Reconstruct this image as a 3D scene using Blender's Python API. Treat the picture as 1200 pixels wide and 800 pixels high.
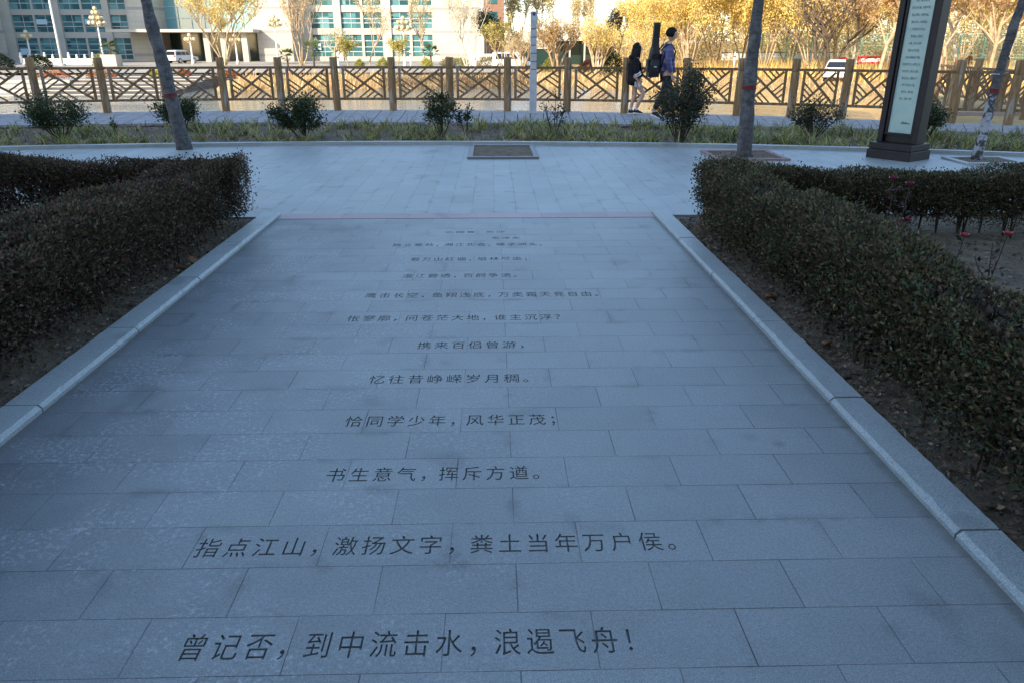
import bpy, bmesh, math, random
import numpy as np
from mathutils import Vector, Matrix, Quaternion
R = math.radians
scene = bpy.context.scene
col = scene.collection
for o_ in list(bpy.data.objects):
    bpy.data.objects.remove(o_)

# ------------------------------------------------------------------ camera
cam = bpy.data.cameras.new('camera')
cam.sensor_width = 36.0
cam.lens = 26.73
cam.clip_end = 6000
cam.clip_start = 0.05
camo = bpy.data.objects.new('camera', cam)
col.objects.link(camo)
camo.location = (0, 0, 1.52)
camo.rotation_euler = (R(90 - 21.45), 0, R(-1.41))
scene.camera = camo

# ------------------------------------------------------------------ world, sun, exposure
SUN_AZ, SUN_EL = 215.0, 25.0
world = bpy.data.worlds.new('World')
scene.world = world
world.use_nodes = True
wn = world.node_tree
sky = wn.nodes.new('ShaderNodeTexSky')
sky.sky_type = 'NISHITA'
sky.sun_disc = False
sky.sun_elevation = R(SUN_EL)
sky.sun_rotation = R(SUN_AZ)
sky.air_density = 1.0
sky.dust_density = 0.8
sky.ozone_density = 1.8
wn.links.new(sky.outputs[0], wn.nodes['Background'].inputs[0])
wn.nodes['Background'].inputs[1].default_value = 0.15
sd = bpy.data.lights.new('sun', 'SUN')
sd.energy = 3.0
sd.angle = R(0.5)
sd.color = (1.0, 0.86, 0.66)
so = bpy.data.objects.new('sun', sd)
col.objects.link(so)
sdir = Vector((math.sin(R(SUN_AZ)) * math.cos(R(SUN_EL)), math.cos(R(SUN_AZ)) * math.cos(R(SUN_EL)), math.sin(R(SUN_EL))))
so.rotation_euler = sdir.to_track_quat('Z', 'Y').to_euler()
so.location = (-20, -30, 40)
scene.view_settings.view_transform = 'Standard'
scene.view_settings.look = 'None'
scene.view_settings.exposure = 1.5
scene.view_settings.gamma = 1.0

# ------------------------------------------------------------------ helpers
def tag(o, label=None, cat=None, group=None, kind=None):
    if label: o['label'] = label
    if cat: o['category'] = cat
    if group: o['group'] = group
    if kind: o['kind'] = kind
    return o

def empty(name, loc=(0, 0, 0), rz=0.0):
    o = bpy.data.objects.new(name, None)
    o.empty_display_size = 0.2
    o.location = loc
    o.rotation_euler = (0, 0, rz)
    col.objects.link(o)
    return o

def kids(o):
    return [c for c in bpy.data.objects if c.parent is o]

def copy_tree(o, parent=None):
    c = o.copy()
    col.objects.link(c)
    if parent is not None:
        c.parent = parent
    for ch in kids(o):
        copy_tree(ch, c)
    return c

def link(name, me, mats, parent=None, smooth=False):
    if not isinstance(mats, (list, tuple)):
        mats = [mats]
    for m in mats:
        me.materials.append(m)
    if smooth:
        me.polygons.foreach_set('use_smooth', [True] * len(me.polygons))
    o = bpy.data.objects.new(name, me)
    col.objects.link(o)
    if parent is not None:
        o.parent = parent
    return o

class MB:
    def __init__(self):
        self.v = []; self.f = []; self.m = []
    def quad(self, a, b, c, d, m=0):
        n = len(self.v); self.v += [tuple(a), tuple(b), tuple(c), tuple(d)]
        self.f.append((n, n + 1, n + 2, n + 3)); self.m.append(m)
    def poly(self, pts, m=0):
        n = len(self.v); self.v += [tuple(p) for p in pts]
        self.f.append(tuple(range(n, n + len(pts)))); self.m.append(m)
    def box(self, x0, x1, y0, y1, z0, z1, m=0):
        self.prism([(x0, y0), (x1, y0), (x1, y1), (x0, y1)], z0, z1, m)
    def prism(self, pts, z0, z1, m=0, top=None):
        n = len(self.v); k = len(pts); top = top or pts
        self.v += [(p[0], p[1], z0) for p in pts] + [(p[0], p[1], z1) for p in top]
        self.f.append(tuple(range(n + k - 1, n - 1, -1))); self.m.append(m)
        self.f.append(tuple(range(n + k, n + 2 * k))); self.m.append(m)
        for i in range(k):
            j = (i + 1) % k
            self.f.append((n + i, n + j, n + k + j, n + k + i)); self.m.append(m)
    def bar(self, a, b, w, h, m=0, up=(0, 0, 1)):
        a = Vector(a); b = Vector(b); d = (b - a).normalized(); u = Vector(up)
        s = d.cross(u)
        if s.length < 1e-4: s = d.cross(Vector((0, 1, 0)))
        s.normalize(); u = s.cross(d).normalized()
        n = len(self.v)
        for p in (a, b):
            for sx, sy in ((-1, -1), (1, -1), (1, 1), (-1, 1)):
                self.v.append(tuple(p + s * (sx * w / 2) + u * (sy * h / 2)))
        for f in ((3, 2, 1, 0), (4, 5, 6, 7), (0, 1, 5, 4), (1, 2, 6, 5), (2, 3, 7, 6), (3, 0, 4, 7)):
            self.f.append(tuple(n + i for i in f)); self.m.append(m)
    def tube(self, pts, rad, n=6, m=0, cap=True):
        pts = [Vector(p) for p in pts]; base = len(self.v)
        ref = None
        for i, p in enumerate(pts):
            d = (pts[min(i + 1, len(pts) - 1)] - pts[max(i - 1, 0)])
            if d.length < 1e-7: d = Vector((0, 0, 1))
            d.normalize()
            if ref is None:
                ref = d.orthogonal().normalized()
            ref = (ref - d * ref.dot(d))
            if ref.length < 1e-5: ref = d.orthogonal()
            ref.normalize()
            s = d.cross(ref)
            r = rad[i] if isinstance(rad, (list, tuple)) else rad
            for k in range(n):
                a = 2 * math.pi * k / n
                self.v.append(tuple(p + ref * (math.cos(a) * r) + s * (math.sin(a) * r)))
        for i in range(len(pts) - 1):
            for k in range(n):
                k2 = (k + 1) % n
                self.f.append((base + i * n + k, base + i * n + k2, base + (i + 1) * n + k2, base + (i + 1) * n + k)); self.m.append(m)
        if cap:
            self.f.append(tuple(base + k for k in range(n - 1, -1, -1))); self.m.append(m)
            e = base + (len(pts) - 1) * n
            self.f.append(tuple(e + k for k in range(n))); self.m.append(m)
    def lathe(self, prof, c=(0, 0, 0), n=16, m=0, sx=1.0, sy=1.0):
        base = len(self.v); k = len(prof)
        for r, z in prof:
            for i in range(n):
                a = 2 * math.pi * i / n
                self.v.append((c[0] + math.cos(a) * r * sx, c[1] + math.sin(a) * r * sy, c[2] + z))
        for j in range(k - 1):
            for i in range(n):
                i2 = (i + 1) % n
                self.f.append((base + j * n + i, base + j * n + i2, base + (j + 1) * n + i2, base + (j + 1) * n + i)); self.m.append(m)
        self.f.append(tuple(base + i for i in range(n - 1, -1, -1))); self.m.append(m)
        self.f.append(tuple(base + (k - 1) * n + i for i in range(n))); self.m.append(m)
    def ball(self, c, r, n=10, m=0, sz=1.0):
        k = max(4, n // 2)
        self.lathe([(max(1e-4, r * math.sin(math.pi * i / k)), -r * sz * math.cos(math.pi * i / k)) for i in range(k + 1)], c, n, m)
    def mesh(self, name):
        me = bpy.data.meshes.new(name)
        me.from_pydata(self.v, [], self.f)
        if any(self.m):
            me.polygons.foreach_set('material_index', self.m)
        me.update()
        return me
    def build(self, name, mats, parent=None, smooth=False, bevel=0.0, seg=2):
        o = link(name, self.mesh(name), mats, parent, smooth)
        if bevel:
            b = o.modifiers.new('bevel', 'BEVEL'); b.width = bevel; b.segments = seg; b.limit_method = 'ANGLE'; b.angle_limit = R(40)
        return o

def quads_mesh(name, V, col4=None):
    """V: (N,4,3) array of quads; col4: (N,3) colours"""
    N = len(V)
    me = bpy.data.meshes.new(name)
    me.vertices.add(4 * N); me.loops.add(4 * N); me.polygons.add(N)
    me.vertices.foreach_set('co', np.ascontiguousarray(V.reshape(-1), dtype=np.float32))
    me.loops.foreach_set('vertex_index', np.arange(4 * N, dtype=np.int32))
    me.polygons.foreach_set('loop_start', np.arange(0, 4 * N, 4, dtype=np.int32))
    me.polygons.foreach_set('loop_total', np.full(N, 4, dtype=np.int32))
    if col4 is not None:
        a = me.color_attributes.new('Col', 'FLOAT_COLOR', 'POINT')
        c = np.ones((N, 4, 4), np.float32); c[:, :, :3] = col4[:, None, :]
        a.data.foreach_set('color', c.reshape(-1))
    me.update(calc_edges=True)
    return me

def rnd_unit(rng, n):
    v = rng.normal(size=(n, 3)); return v / np.linalg.norm(v, axis=1)[:, None]

def leaf_quads(rng, P, axis, L, W, fold=0.15):
    """leaf diamonds starting at P, growing along axis"""
    n = len(P)
    axis = axis / np.linalg.norm(axis, axis=1)[:, None]
    r = rnd_unit(rng, n)
    s = np.cross(axis, r); s /= np.linalg.norm(s, axis=1)[:, None] + 1e-9
    nn = np.cross(s, axis)
    L = np.broadcast_to(L, (n,))[:, None]; W = np.broadcast_to(W, (n,))[:, None]
    V = np.empty((n, 4, 3))
    V[:, 0] = P
    V[:, 1] = P + axis * L * .5 + s * W * .5 + nn * W * fold
    V[:, 2] = P + axis * L
    V[:, 3] = P + axis * L * .5 - s * W * .5 + nn * W * fold
    return V

def palette(rng, n, cols, jit=0.18, wts=None):
    cols = np.array(cols, float)
    idx = rng.choice(len(cols), n, p=wts)
    return np.clip(cols[idx] * (1 + rng.normal(size=(n, 1)) * jit) * (1 + rng.normal(size=(n, 3)) * jit * .25), .003, 1)

# ------------------------------------------------------------------ materials
def mat(name, base=(.5, .5, .5), rough=.6, spec=.5, metal=0.0):
    m = bpy.data.materials.new(name); m.use_nodes = True
    b = m.node_tree.nodes['Principled BSDF']
    b.inputs['Base Color'].default_value = (*base, 1)
    b.inputs['Roughness'].default_value = rough
    b.inputs['Specular IOR Level'].default_value = spec
    b.inputs['Metallic'].default_value = metal
    return m

class NT:
    def __init__(self, m):
        self.t = m.node_tree; self.b = self.t.nodes['Principled BSDF']
    def n(self, typ, **kw):
        x = self.t.nodes.new(typ)
        for k, v in kw.items(): setattr(x, k, v)
        return x
    def l(self, a, b): self.t.links.new(a, b)
    def math(self, op, a, b=None, c=None, clamp=False):
        x = self.n('ShaderNodeMath', operation=op); x.use_clamp = clamp
        for i, v in enumerate((a, b, c)):
            if v is None: continue
            if isinstance(v, (int, float)): x.inputs[i].default_value = v
            else: self.l(v, x.inputs[i])
        return x.outputs[0]
    def noise(self, scale, detail=4, rough=.55, vec=None, dim='3D'):
        x = self.n('ShaderNodeTexNoise'); x.noise_dimensions = dim
        x.inputs['Scale'].default_value = scale; x.inputs['Detail'].default_value = detail; x.inputs['Roughness'].default_value = rough
        if vec is not None: self.l(vec, x.inputs['Vector'])
        return x.outputs['Fac']
    def ramp(self, fac, stops):
        x = self.n('ShaderNodeValToRGB'); e = x.color_ramp.elements
        while len(e) > 1: e.remove(e[-1])
        for i, (p, c) in enumerate(stops):
            if i == 0: e[0].position = p; q = e[0]
            else: q = e.new(p)
            q.color = (*c, 1) if len(c) == 3 else c
        self.l(fac, x.inputs[0]); return x.outputs[0]
    def mix(self, fac, a, b, mode='MIX'):
        x = self.n('ShaderNodeMix', data_type='RGBA', blend_type=mode)
        for i, v in ((0, fac), (6, a), (7, b)):
            if isinstance(v, (int, float)): x.inputs[i].default_value = v
            elif isinstance(v, tuple): x.inputs[i].default_value = (*v, 1)
            else: self.l(v, x.inputs[i])
        return x.outputs[2]
    def pos(self):
        return self.n('ShaderNodeNewGeometry').outputs['Position']
    def obj(self):
        return self.n('ShaderNodeTexCoord').outputs['Object']
    def maprange(self, v, a, b, c=0.0, d=1.0, smooth=True):
        x = self.n('ShaderNodeMapRange'); x.interpolation_type = 'SMOOTHSTEP' if smooth else 'LINEAR'
        self.l(v, x.inputs[0])
        for i, q in zip((1, 2, 3, 4), (a, b, c, d)): x.inputs[i].default_value = q
        return x.outputs[0]
    def bump(self, h, strength=.3, dist=.01, prev=None):
        x = self.n('ShaderNodeBump'); x.inputs['Strength'].default_value = strength; x.inputs['Distance'].default_value = dist
        self.l(h, x.inputs['Height'])
        if prev is not None: self.l(prev, x.inputs['Normal'])
        return x.outputs[0]
    def color(self, c): self.l(c, self.b.inputs['Base Color'])
    def normal(self, x): self.l(x, self.b.inputs['Normal'])
    def rough(self, x): self.l(x, self.b.inputs['Roughness'])

def noisy(name, c1, c2, scale=8, rough=.7, spec=.4, bump=.2, bscale=None, dist=.01, stops=(.35, .65), detail=5, metal=0.0):
    m = mat(name, c1, rough, spec, metal); t = NT(m); p = t.obj()
    f = t.noise(scale, detail, .6, p)
    t.color(t.ramp(f, [(stops[0], c1), (stops[1], c2)]))
    if bump:
        t.normal(t.bump(t.noise(bscale or scale * 4, 4, .6, p), bump, dist))
    return m

SLAB_D, SLAB_W = 0.21877, 0.41566
PATH_FAR = 6.9963
PATH_X = 0.0607

def paving_mat(name, mode, tint=(1, 1, 1), base=.27):
    """mode 'rows': courses across the walk; 'cols': courses along it; None: one long stone"""
    m = mat(name, (base,) * 3, .5, .5); t = NT(m); p = t.pos()
    sx = t.n('ShaderNodeSeparateXYZ'); t.l(p, sx.inputs[0]); X, Y = sx.outputs[0], sx.outputs[1]
    fine = t.noise(260, 3, .8, p)
    mid = t.noise(90, 3, .7, p)
    blot = t.noise(1.1, 4, .6, p)
    blot2 = t.noise(5.5, 5, .65, p)
    v = t.math('MULTIPLY_ADD', t.maprange(fine, .3, .7, 0, 1, False), 1.05, .475)
    v = t.math('MULTIPLY', v, t.math('MULTIPLY_ADD', mid, .8, .6))
    v = t.math('MULTIPLY', v, t.math('MULTIPLY_ADD', blot, .45, .775))
    v = t.math('MULTIPLY', v, t.math('MULTIPLY_ADD', blot2, .3, .85))
    joint = None
    if mode:
        if mode == 'rows':
            a = t.math('DIVIDE', t.math('SUBTRACT', PATH_FAR, Y), SLAB_D)
            b = t.math('DIVIDE', t.math('SUBTRACT', X, PATH_X), SLAB_W)
            half = 1
        elif mode == 'cols':
            a = t.math('DIVIDE', t.math('ADD', X, 0.21), 0.2165)
            b = t.math('DIVIDE', Y, 0.43)
            half = 1
        else:
            a = t.math('DIVIDE', t.math('SUBTRACT', Y, 3.0), 50.0)
            b = t.math('DIVIDE', t.math('ADD', X, 0.17), 0.62)
            half = 0
        row = t.math('FLOOR', a)
        par = t.math('MODULO', t.math('ADD', row, 1000), 2)
        u = t.math('ADD', b, t.math('MULTIPLY', t.math('SUBTRACT', 1.0, par), .5 * half))
        wob = t.math('MULTIPLY_ADD', t.noise(3.0, 2, .5, p), .010, -.005)
        if mode == 'cols':
            wn_ = t.n('ShaderNodeTexWhiteNoise', noise_dimensions='1D'); t.l(row, wn_.inputs['W'])
            u = t.math('ADD', u, t.math('MULTIPLY', wn_.outputs['Value'], .3))
        cell = t.math('FLOOR', u)
        du = t.math('SUBTRACT', t.math('FRACT', u), .5); du = t.math('SUBTRACT', .5, t.math('ABSOLUTE', du))
        dv = t.math('SUBTRACT', t.math('FRACT', t.math('ADD', a, wob)), .5); dv = t.math('SUBTRACT', .5, t.math('ABSOLUTE', dv))
        du = t.math('MULTIPLY', du, SLAB_W if mode == 'rows' else (.43 if mode == 'cols' else .62))
        dv = t.math('MULTIPLY', dv, SLAB_D if mode == 'rows' else (.2165 if mode == 'cols' else 50.0))
        dist = t.math('MINIMUM', du, dv)
        cv = t.n('ShaderNodeCombineXYZ'); t.l(row, cv.inputs[0]); t.l(cell, cv.inputs[1])
        wn2 = t.n('ShaderNodeTexWhiteNoise', noise_dimensions='2D'); t.l(cv.outputs[0], wn2.inputs['Vector'])
        v = t.math('MULTIPLY', v, t.math('MULTIPLY_ADD', wn2.outputs['Value'], .13, .935))
        # edge-to-edge width of the open joint differs from slab to slab
        jw = t.math('MULTIPLY_ADD', t.noise(2.6, 3, .6, p), .0062, -.0012)
        joint = t.math('SUBTRACT', 1.0, t.math('DIVIDE', dist, jw), clamp=True)
        joint = t.maprange(joint, 0.05, .6)
        # grime that spreads from some joints
        grime = t.math('MULTIPLY', t.maprange(dist, .0, .05, 1, 0), t.maprange(t.noise(3.4, 3, .6, p), .52, .7))
        v = t.math('MULTIPLY', v, t.math('SUBTRACT', 1.0, t.math('MULTIPLY', grime, .28)))
    # round drip stains
    st = t.maprange(t.noise(2.6, 2, .4, p), .64, .72)
    v = t.math('MULTIPLY', v, t.math('SUBTRACT', 1.0, t.math('MULTIPLY', st, .2)))
    dots = t.n('ShaderNodeTexVoronoi'); dots.inputs['Scale'].default_value = 2.3; t.l(p, dots.inputs['Vector'])
    dm = t.math('MULTIPLY', t.maprange(dots.outputs['Distance'], .0, .09, 1, 0), t.maprange(t.noise(1.7, 1, .5, p), .5, .56))
    v = t.math('MULTIPLY', v, t.math('SUBTRACT', 1.0, t.math('MULTIPLY', dm, .35)))
    cmb = t.n('ShaderNodeCombineColor')
    for i in range(3): t.l(t.math('MULTIPLY', v, base * tint[i]), cmb.inputs[i])
    c = cmb.outputs[0]
    # pale scuffs and lime marks, more of them towards the left side of the walk
    if mode == 'rows':
        sc = t.math('MULTIPLY', t.maprange(t.noise(52, 7, .8, p), .50, .62), t.maprange(t.noise(2.4, 3, .6, p), .42, .60))
        sc = t.math('MULTIPLY', sc, t.maprange(X, .9, -1.0, .15, 1.0))
        jn = t.math('MULTIPLY', t.maprange(dist, .0, .010, 1, 0), t.maprange(t.noise(9, 4, .7, p), .60, .68))
        jn = t.math('MULTIPLY', jn, t.maprange(X, .0, -1.2, .0, 1.0))
        # stone colour turns unevenly darker towards the left of the walk
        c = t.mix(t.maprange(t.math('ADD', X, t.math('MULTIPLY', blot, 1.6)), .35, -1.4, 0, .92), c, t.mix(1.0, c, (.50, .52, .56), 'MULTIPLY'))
        c = t.mix(t.math('MULTIPLY', t.math('MAXIMUM', sc, jn), .7), c, (.44, .46, .46))
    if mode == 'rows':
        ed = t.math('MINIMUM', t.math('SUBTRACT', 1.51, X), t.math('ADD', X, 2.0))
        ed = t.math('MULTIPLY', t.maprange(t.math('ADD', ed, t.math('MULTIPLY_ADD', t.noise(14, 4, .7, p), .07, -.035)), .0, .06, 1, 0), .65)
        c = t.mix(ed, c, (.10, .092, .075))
    if joint is not None:
        c = t.mix(t.math('MULTIPLY', joint, t.maprange(t.noise(1.9, 3, .6, p), .4, .62, .45, .95)), c, (.03, .03, .032))
    t.color(c)
    h = t.math('MULTIPLY_ADD', fine, .5, t.math('MULTIPLY', mid, .5))
    nb = t.bump(h, .35, .0016)
    if joint is not None:
        nb = t.bump(t.math('SUBTRACT', 1.0, joint), .6, .004, nb)
    t.normal(nb)
    t.rough(t.math('MULTIPLY_ADD', blot2, .25, .38))
    return m

def leaf_mat(name, rough=.45, spec=.4, transl=.25):
    m = mat(name, (.05, .08, .02), rough, spec); t = NT(m)
    a = t.n('ShaderNodeAttribute', attribute_name='Col')
    t.color(a.outputs['Color'])
    if transl:
        tr = t.n('ShaderNodeBsdfTranslucent'); t.l(a.outputs['Color'], tr.inputs[0])
        mx = t.n('ShaderNodeMixShader'); mx.inputs[0].default_value = transl
        t.l(t.b.outputs[0], mx.inputs[1]); t.l(tr.outputs[0], mx.inputs[2])
        t.l(mx.outputs[0], t.t.nodes['Material Output'].inputs[0])
    return m

def wood_mat(name, c1, c2, c3, scale=3.0, rough=.65):
    m = mat(name, c1, rough, .35); t = NT(m); p = t.obj()
    mp = t.n('ShaderNodeMapping'); mp.inputs['Scale'].default_value = (14, 14, 1.2); t.l(p, mp.inputs[0])
    g = t.noise(2.2, 6, .65, mp.outputs[0])
    f = t.noise(scale, 4, .6, p)
    c = t.mix(t.maprange(g, .35, .7), c1, c2)
    mp2 = t.n('ShaderNodeMapping'); mp2.inputs['Scale'].default_value = (7, 7, .9); t.l(p, mp2.inputs[0])
    c = t.mix(t.maprange(t.noise(1.6, 4, .6, mp2.outputs[0]), .52, .66), c, c3)
    t.color(c); t.normal(t.bump(g, .4, .006))
    return m

M = {}
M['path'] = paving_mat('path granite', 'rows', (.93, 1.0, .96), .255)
M['plaza'] = paving_mat('plaza granite', 'cols', (.92, 1.0, .96), .31)
M['strip'] = paving_mat('red granite band', 'one', (1.0, .70, .70), .33)
M['kerb'] = paving_mat('kerb granite', None, (.91, 1, .97), .35)
M['kerb_dark'] = paving_mat('dark kerb granite', None, (1, 1, 1), .16)
M['groove'] = noisy('grimy groove stone', (.125, .134, .13), (.195, .21, .205), 40, .9, .2, .3)
M['red_kerb'] = noisy('red kerb stone', (.25, .16, .145), (.32, .23, .21), 20, .8, .3, .2)

m = mat('bed soil', (.1, .08, .06), .95, .1); t = NT(m); p = t.pos()
f = t.noise(7, 6, .65, p); g = t.noise(60, 4, .7, p)
c = t.ramp(f, [(.3, (.10, .076, .052)), (.5, (.18, .142, .10)), (.7, (.27, .22, .155))])
c = t.mix(t.maprange(g, .45, .62, 0, .65), c, (.27, .225, .165))
t.color(c); t.normal(t.bump(t.math('ADD', g, t.math('MULTIPLY', f, 2.0)), .9, .03)); M['soil'] = m

m = mat('far bank ground', (.3, .25, .16), .95, .1); t = NT(m); p = t.pos()
f = t.noise(.35, 6, .65, p); g = t.noise(4, 5, .7, p)
c = t.ramp(f, [(.3, (.40, .25, .10)), (.5, (.50, .34, .15)), (.7, (.56, .42, .22))])
c = t.mix(t.maprange(g, .4, .75, 0, .6), c, (.26, .20, .11))
t.color(c); t.normal(t.bump(g, .8, .08)); M['farground'] = m

m = mat('pond water', (.12, .12, .10), .03, .5); t = NT(m); p = t.pos()
mp = t.n('ShaderNodeMapping'); mp.inputs['Scale'].default_value = (1, 1.0, 1); t.l(p, mp.inputs[0])
t.b.inputs['IOR'].default_value = 1.33
w1 = t.noise(1.6, 3, .5, mp.outputs[0]); w2 = t.noise(7, 2, .5, mp.outputs[0])
t.normal(t.bump(t.math('MULTIPLY_ADD', w2, .25, w1), .55, .12)); M['water'] = m

M['fence_wood'] = wood_mat('weathered brown fence wood', (.18, .105, .045), (.34, .215, .10), (.33, .30, .26))
M['fence_slat'] = wood_mat('brown stained slat wood', (.13, .076, .034), (.25, .155, .072), (.23, .19, .14))
m = noisy('grey deck boards', (.25, .25, .26), (.36, .36, .36), 4, .7, .35, .25, 20); M['deck'] = m
M['deck_edge'] = noisy('brown deck edge', (.09, .065, .045), (.16, .12, .085), 5, .8, .2, .3)
M['bark'] = noisy('grey young bark', (.065, .065, .068), (.135, .135, .138), 9, .85, .25, .5, 30, .012)
t = NT(M['bark']); mp = t.n('ShaderNodeMapping'); mp.inputs['Scale'].default_value = (6, 6, 38); t.l(t.obj(), mp.inputs[0])
bf = t.maprange(t.noise(1.0, 4, .65, mp.outputs[0]), .56, .68)
big = t.maprange(t.noise(5, 3, .6, t.obj()), .55, .68)
t.color(t.mix(t.math('MULTIPLY', big, .6), t.mix(t.math('MULTIPLY', bf, .7), t.ramp(t.noise(16, 5, .7, t.obj()), [(.35, (.055, .055, .058)), (.65, (.14, .138, .135))]), (.035, .033, .033)), (.20, .20, .19)))
M['bark_white'] = noisy('limewashed flaking bark', (.075, .075, .08), (.42, .43, .45), 11, .9, .2, .4, 26, .01, (.46, .53))
M['bark_far'] = noisy('pale brown bark', (.30, .21, .12), (.50, .39, .25), 2, .9, .2, 0)  # pale brown is the bark's own colour
M['bark_pale'] = noisy('whitish plane bark', (.42, .36, .27), (.62, .56, .45), 2, .9, .2, 0)
M['bark_dark'] = noisy('dark willow bark', (.07, .055, .045), (.15, .115, .085), 2, .9, .2, 0)
M['red_paint'] = noisy('faded red band', (.13, .012, .016), (.20, .03, .032), 20, .7, .3, 0)
M['wire'] = mat('white tie', (.7, .7, .7), .5)
M['leaf'] = leaf_mat('shrub leaves', .6, .22, .15)
M['leaf_far'] = leaf_mat('far leaves', .7, .12, .42)
M['blade'] = leaf_mat('grass blades', .55, .3, .2)
M['stem'] = noisy('brown stems', (.05, .038, .03), (.10, .08, .06), 20, .9, .2, 0)
M['board_dark'] = noisy('dark brown painted steel', (.015, .011, .012), (.021, .016, .016), 12, .5, .35, .05, 80, .002)
m = mat('printed pale green panel', (.3, .42, .38), .35, .5); t = NT(m); p = t.obj()
f = t.noise(4.2, 5, .6, p); t.color(t.ramp(f, [(.3, (.30, .42, .40)), (.5, (.36, .50, .45)), (.62, (.40, .53, .47)), (.75, (.44, .50, .42))])); M['panel'] = m
M['ink'] = mat('grey ink', (.22, .26, .25), .6)
M['ink_hill'] = mat('grey green print', (.10, .16, .16), .6)
M['lamp_metal'] = noisy('pale galvanised metal', (.42, .44, .46), (.55, .57, .59), 6, .45, .5, 0, metal=.2)
M['dark_metal'] = noisy('dark lamp metal', (.045, .045, .05), (.07, .07, .075), 6, .5, .5, 0)
M['white_paint'] = noisy('white paint', (.58, .57, .55), (.64, .63, .61), 3, .6, .4, 0)
M['ivory'] = noisy('ivory lamp glass', (.50, .42, .25), (.56, .48, .30), 3, .35, .5, 0)
M['gold_metal'] = noisy('gilded lamp metal', (.55, .40, .15), (.65, .48, .2), 5, .4, .5, 0)
M['rubber'] = mat('tyre rubber', (.015, .015, .015), .8)
M['car_white'] = mat('white car paint', (.6, .6, .6), .25, .5)
M['car_glass'] = mat('dark car glass', (.015, .018, .02), .08, .6)
M['chrome'] = mat('wheel rim metal', (.5, .5, .5), .35, .5, .7)
M['tail'] = mat('red lamp plastic', (.35, .02, .02), .3)
M['red_banner'] = noisy('red banner cloth', (.50, .025, .03), (.58, .04, .045), 3, .8, .2, 0)
M['white_ink'] = mat('white ink', (.8, .8, .8), .7)
M['green_metal'] = noisy('pale green court mesh', (.20, .42, .30), (.28, .50, .38), 3, .6, .3, 0)
M['steps'] = noisy('grey terrace stone', (.10, .09, .085), (.15, .135, .125), 1.2, .8, .3, .2, 6)
M['steps_light'] = noisy('pale terrace coping', (.40, .36, .30), (.46, .42, .36), 2, .8, .3, .1)
M['plaza_far'] = noisy('pale far paving', (.36, .32, .26), (.42, .38, .32), .6, .85, .3, 0)

# office cladding: pale stone panels with thin joints
m = mat('cream stone cladding', (.62, .56, .47), .7, .3); t = NT(m); p = t.pos()
sx = t.n('ShaderNodeSeparateXYZ'); t.l(p, sx.inputs[0])
fz = t.math('FRACT', t.math('DIVIDE', sx.outputs[2], .62)); fxx = t.math('FRACT', t.math('DIVIDE', t.math('ADD', sx.outputs[0], 300), 1.25))
jn = t.math('MAXIMUM', t.math('LESS_THAN', fz, .06), t.math('LESS_THAN', fxx, .025))
band = t.math('LESS_THAN', t.math('FRACT', t.math('DIVIDE', t.math('SUBTRACT', sx.outputs[2], 2.75), 3.2)), .13)
f = t.noise(.5, 4, .6, p)
c = t.ramp(f, [(.35, (.42, .39, .33)), (.65, (.47, .44, .37))])
c = t.mix(t.math('MULTIPLY', band, .9), c, (.30, .275, .26))
c = t.mix(t.math('MULTIPLY', jn, .45), c, (.20, .18, .15)); t.color(c); M['stone'] = m
M['stone_plain'] = noisy('cream stone trim', (.40, .375, .32), (.45, .42, .36), .7, .7, .3, 0)
m = mat('teal window glass', (.03, .10, .11), .06, .8); t = NT(m); p = t.pos()
sx = t.n('ShaderNodeSeparateXYZ'); t.l(p, sx.inputs[0])
cv = t.n('ShaderNodeCombineXYZ')
t.l(t.math('FLOOR', t.math('DIVIDE', t.math('ADD', sx.outputs[0], 300), 1.35)), cv.inputs[0]); t.l(t.math('FLOOR', t.math('DIVIDE', sx.outputs[2], .85)), cv.inputs[1])
wn_ = t.n('ShaderNodeTexWhiteNoise', noise_dimensions='2D'); t.l(cv.outputs[0], wn_.inputs['Vector'])
t.color(t.ramp(wn_.outputs['Value'], [(0, (.02, .075, .085)), (.5, (.05, .15, .16)), (.85, (.09, .24, .25)), (1, (.16, .32, .32))])); M['glass'] = m
M['glass_pale'] = mat('pale curtain wall glass', (.16, .34, .35), .08, .8)
M['pane_open'] = mat('opened pale pane', (.45, .62, .68), .15, .6)
M['mullion'] = mat('pale mullion metal', (.48, .50, .50), .5, .5)
M['dark_glass'] = mat('dark entrance glass', (.02, .045, .04), .1, .6)
M['brick_red'] = noisy('brown brick', (.24, .13, .09), (.32, .19, .13), 2, .85, .2, 0)
m = mat('mossy red brick', (.3, .2, .16), .9, .2); t = NT(m)
bt = t.n('ShaderNodeTexBrick'); t.l(t.obj(), bt.inputs['Vector'])
mp = t.n('ShaderNodeMapping'); mp.inputs['Rotation'].default_value = (R(90), 0, 0); t.l(t.obj(), mp.inputs[0]); t.l(mp.outputs[0], bt.inputs['Vector'])
bt.inputs['Scale'].default_value = 2.2
bt.inputs['Color1'].default_value = (.33, .16, .12, 1); bt.inputs['Color2'].default_value = (.38, .31, .26, 1); bt.inputs['Mortar'].default_value = (.32, .30, .28, 1)
t.color(t.mix(t.maprange(t.noise(3, 4, .6, t.obj()), .4, .65, 0, .7), bt.outputs[0], (.34, .32, .29))); M['brickwall'] = m
M['skin'] = noisy('skin', (.50, .32, .23), (.55, .36, .27), 10, .55, .4, 0)
M['hair'] = noisy('black hair', (.006, .005, .005), (.012, .011, .011), 30, .7, .2, .2, 90, .003)
M['black_cloth'] = noisy('black cotton', (.008, .008, .010), (.016, .016, .019), 12, .85, .2, .3, 18, .02)
M['bag_cloth'] = noisy('black nylon', (.010, .010, .012), (.02, .02, .022), 20, .6, .4, .2, 30, .01)
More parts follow.
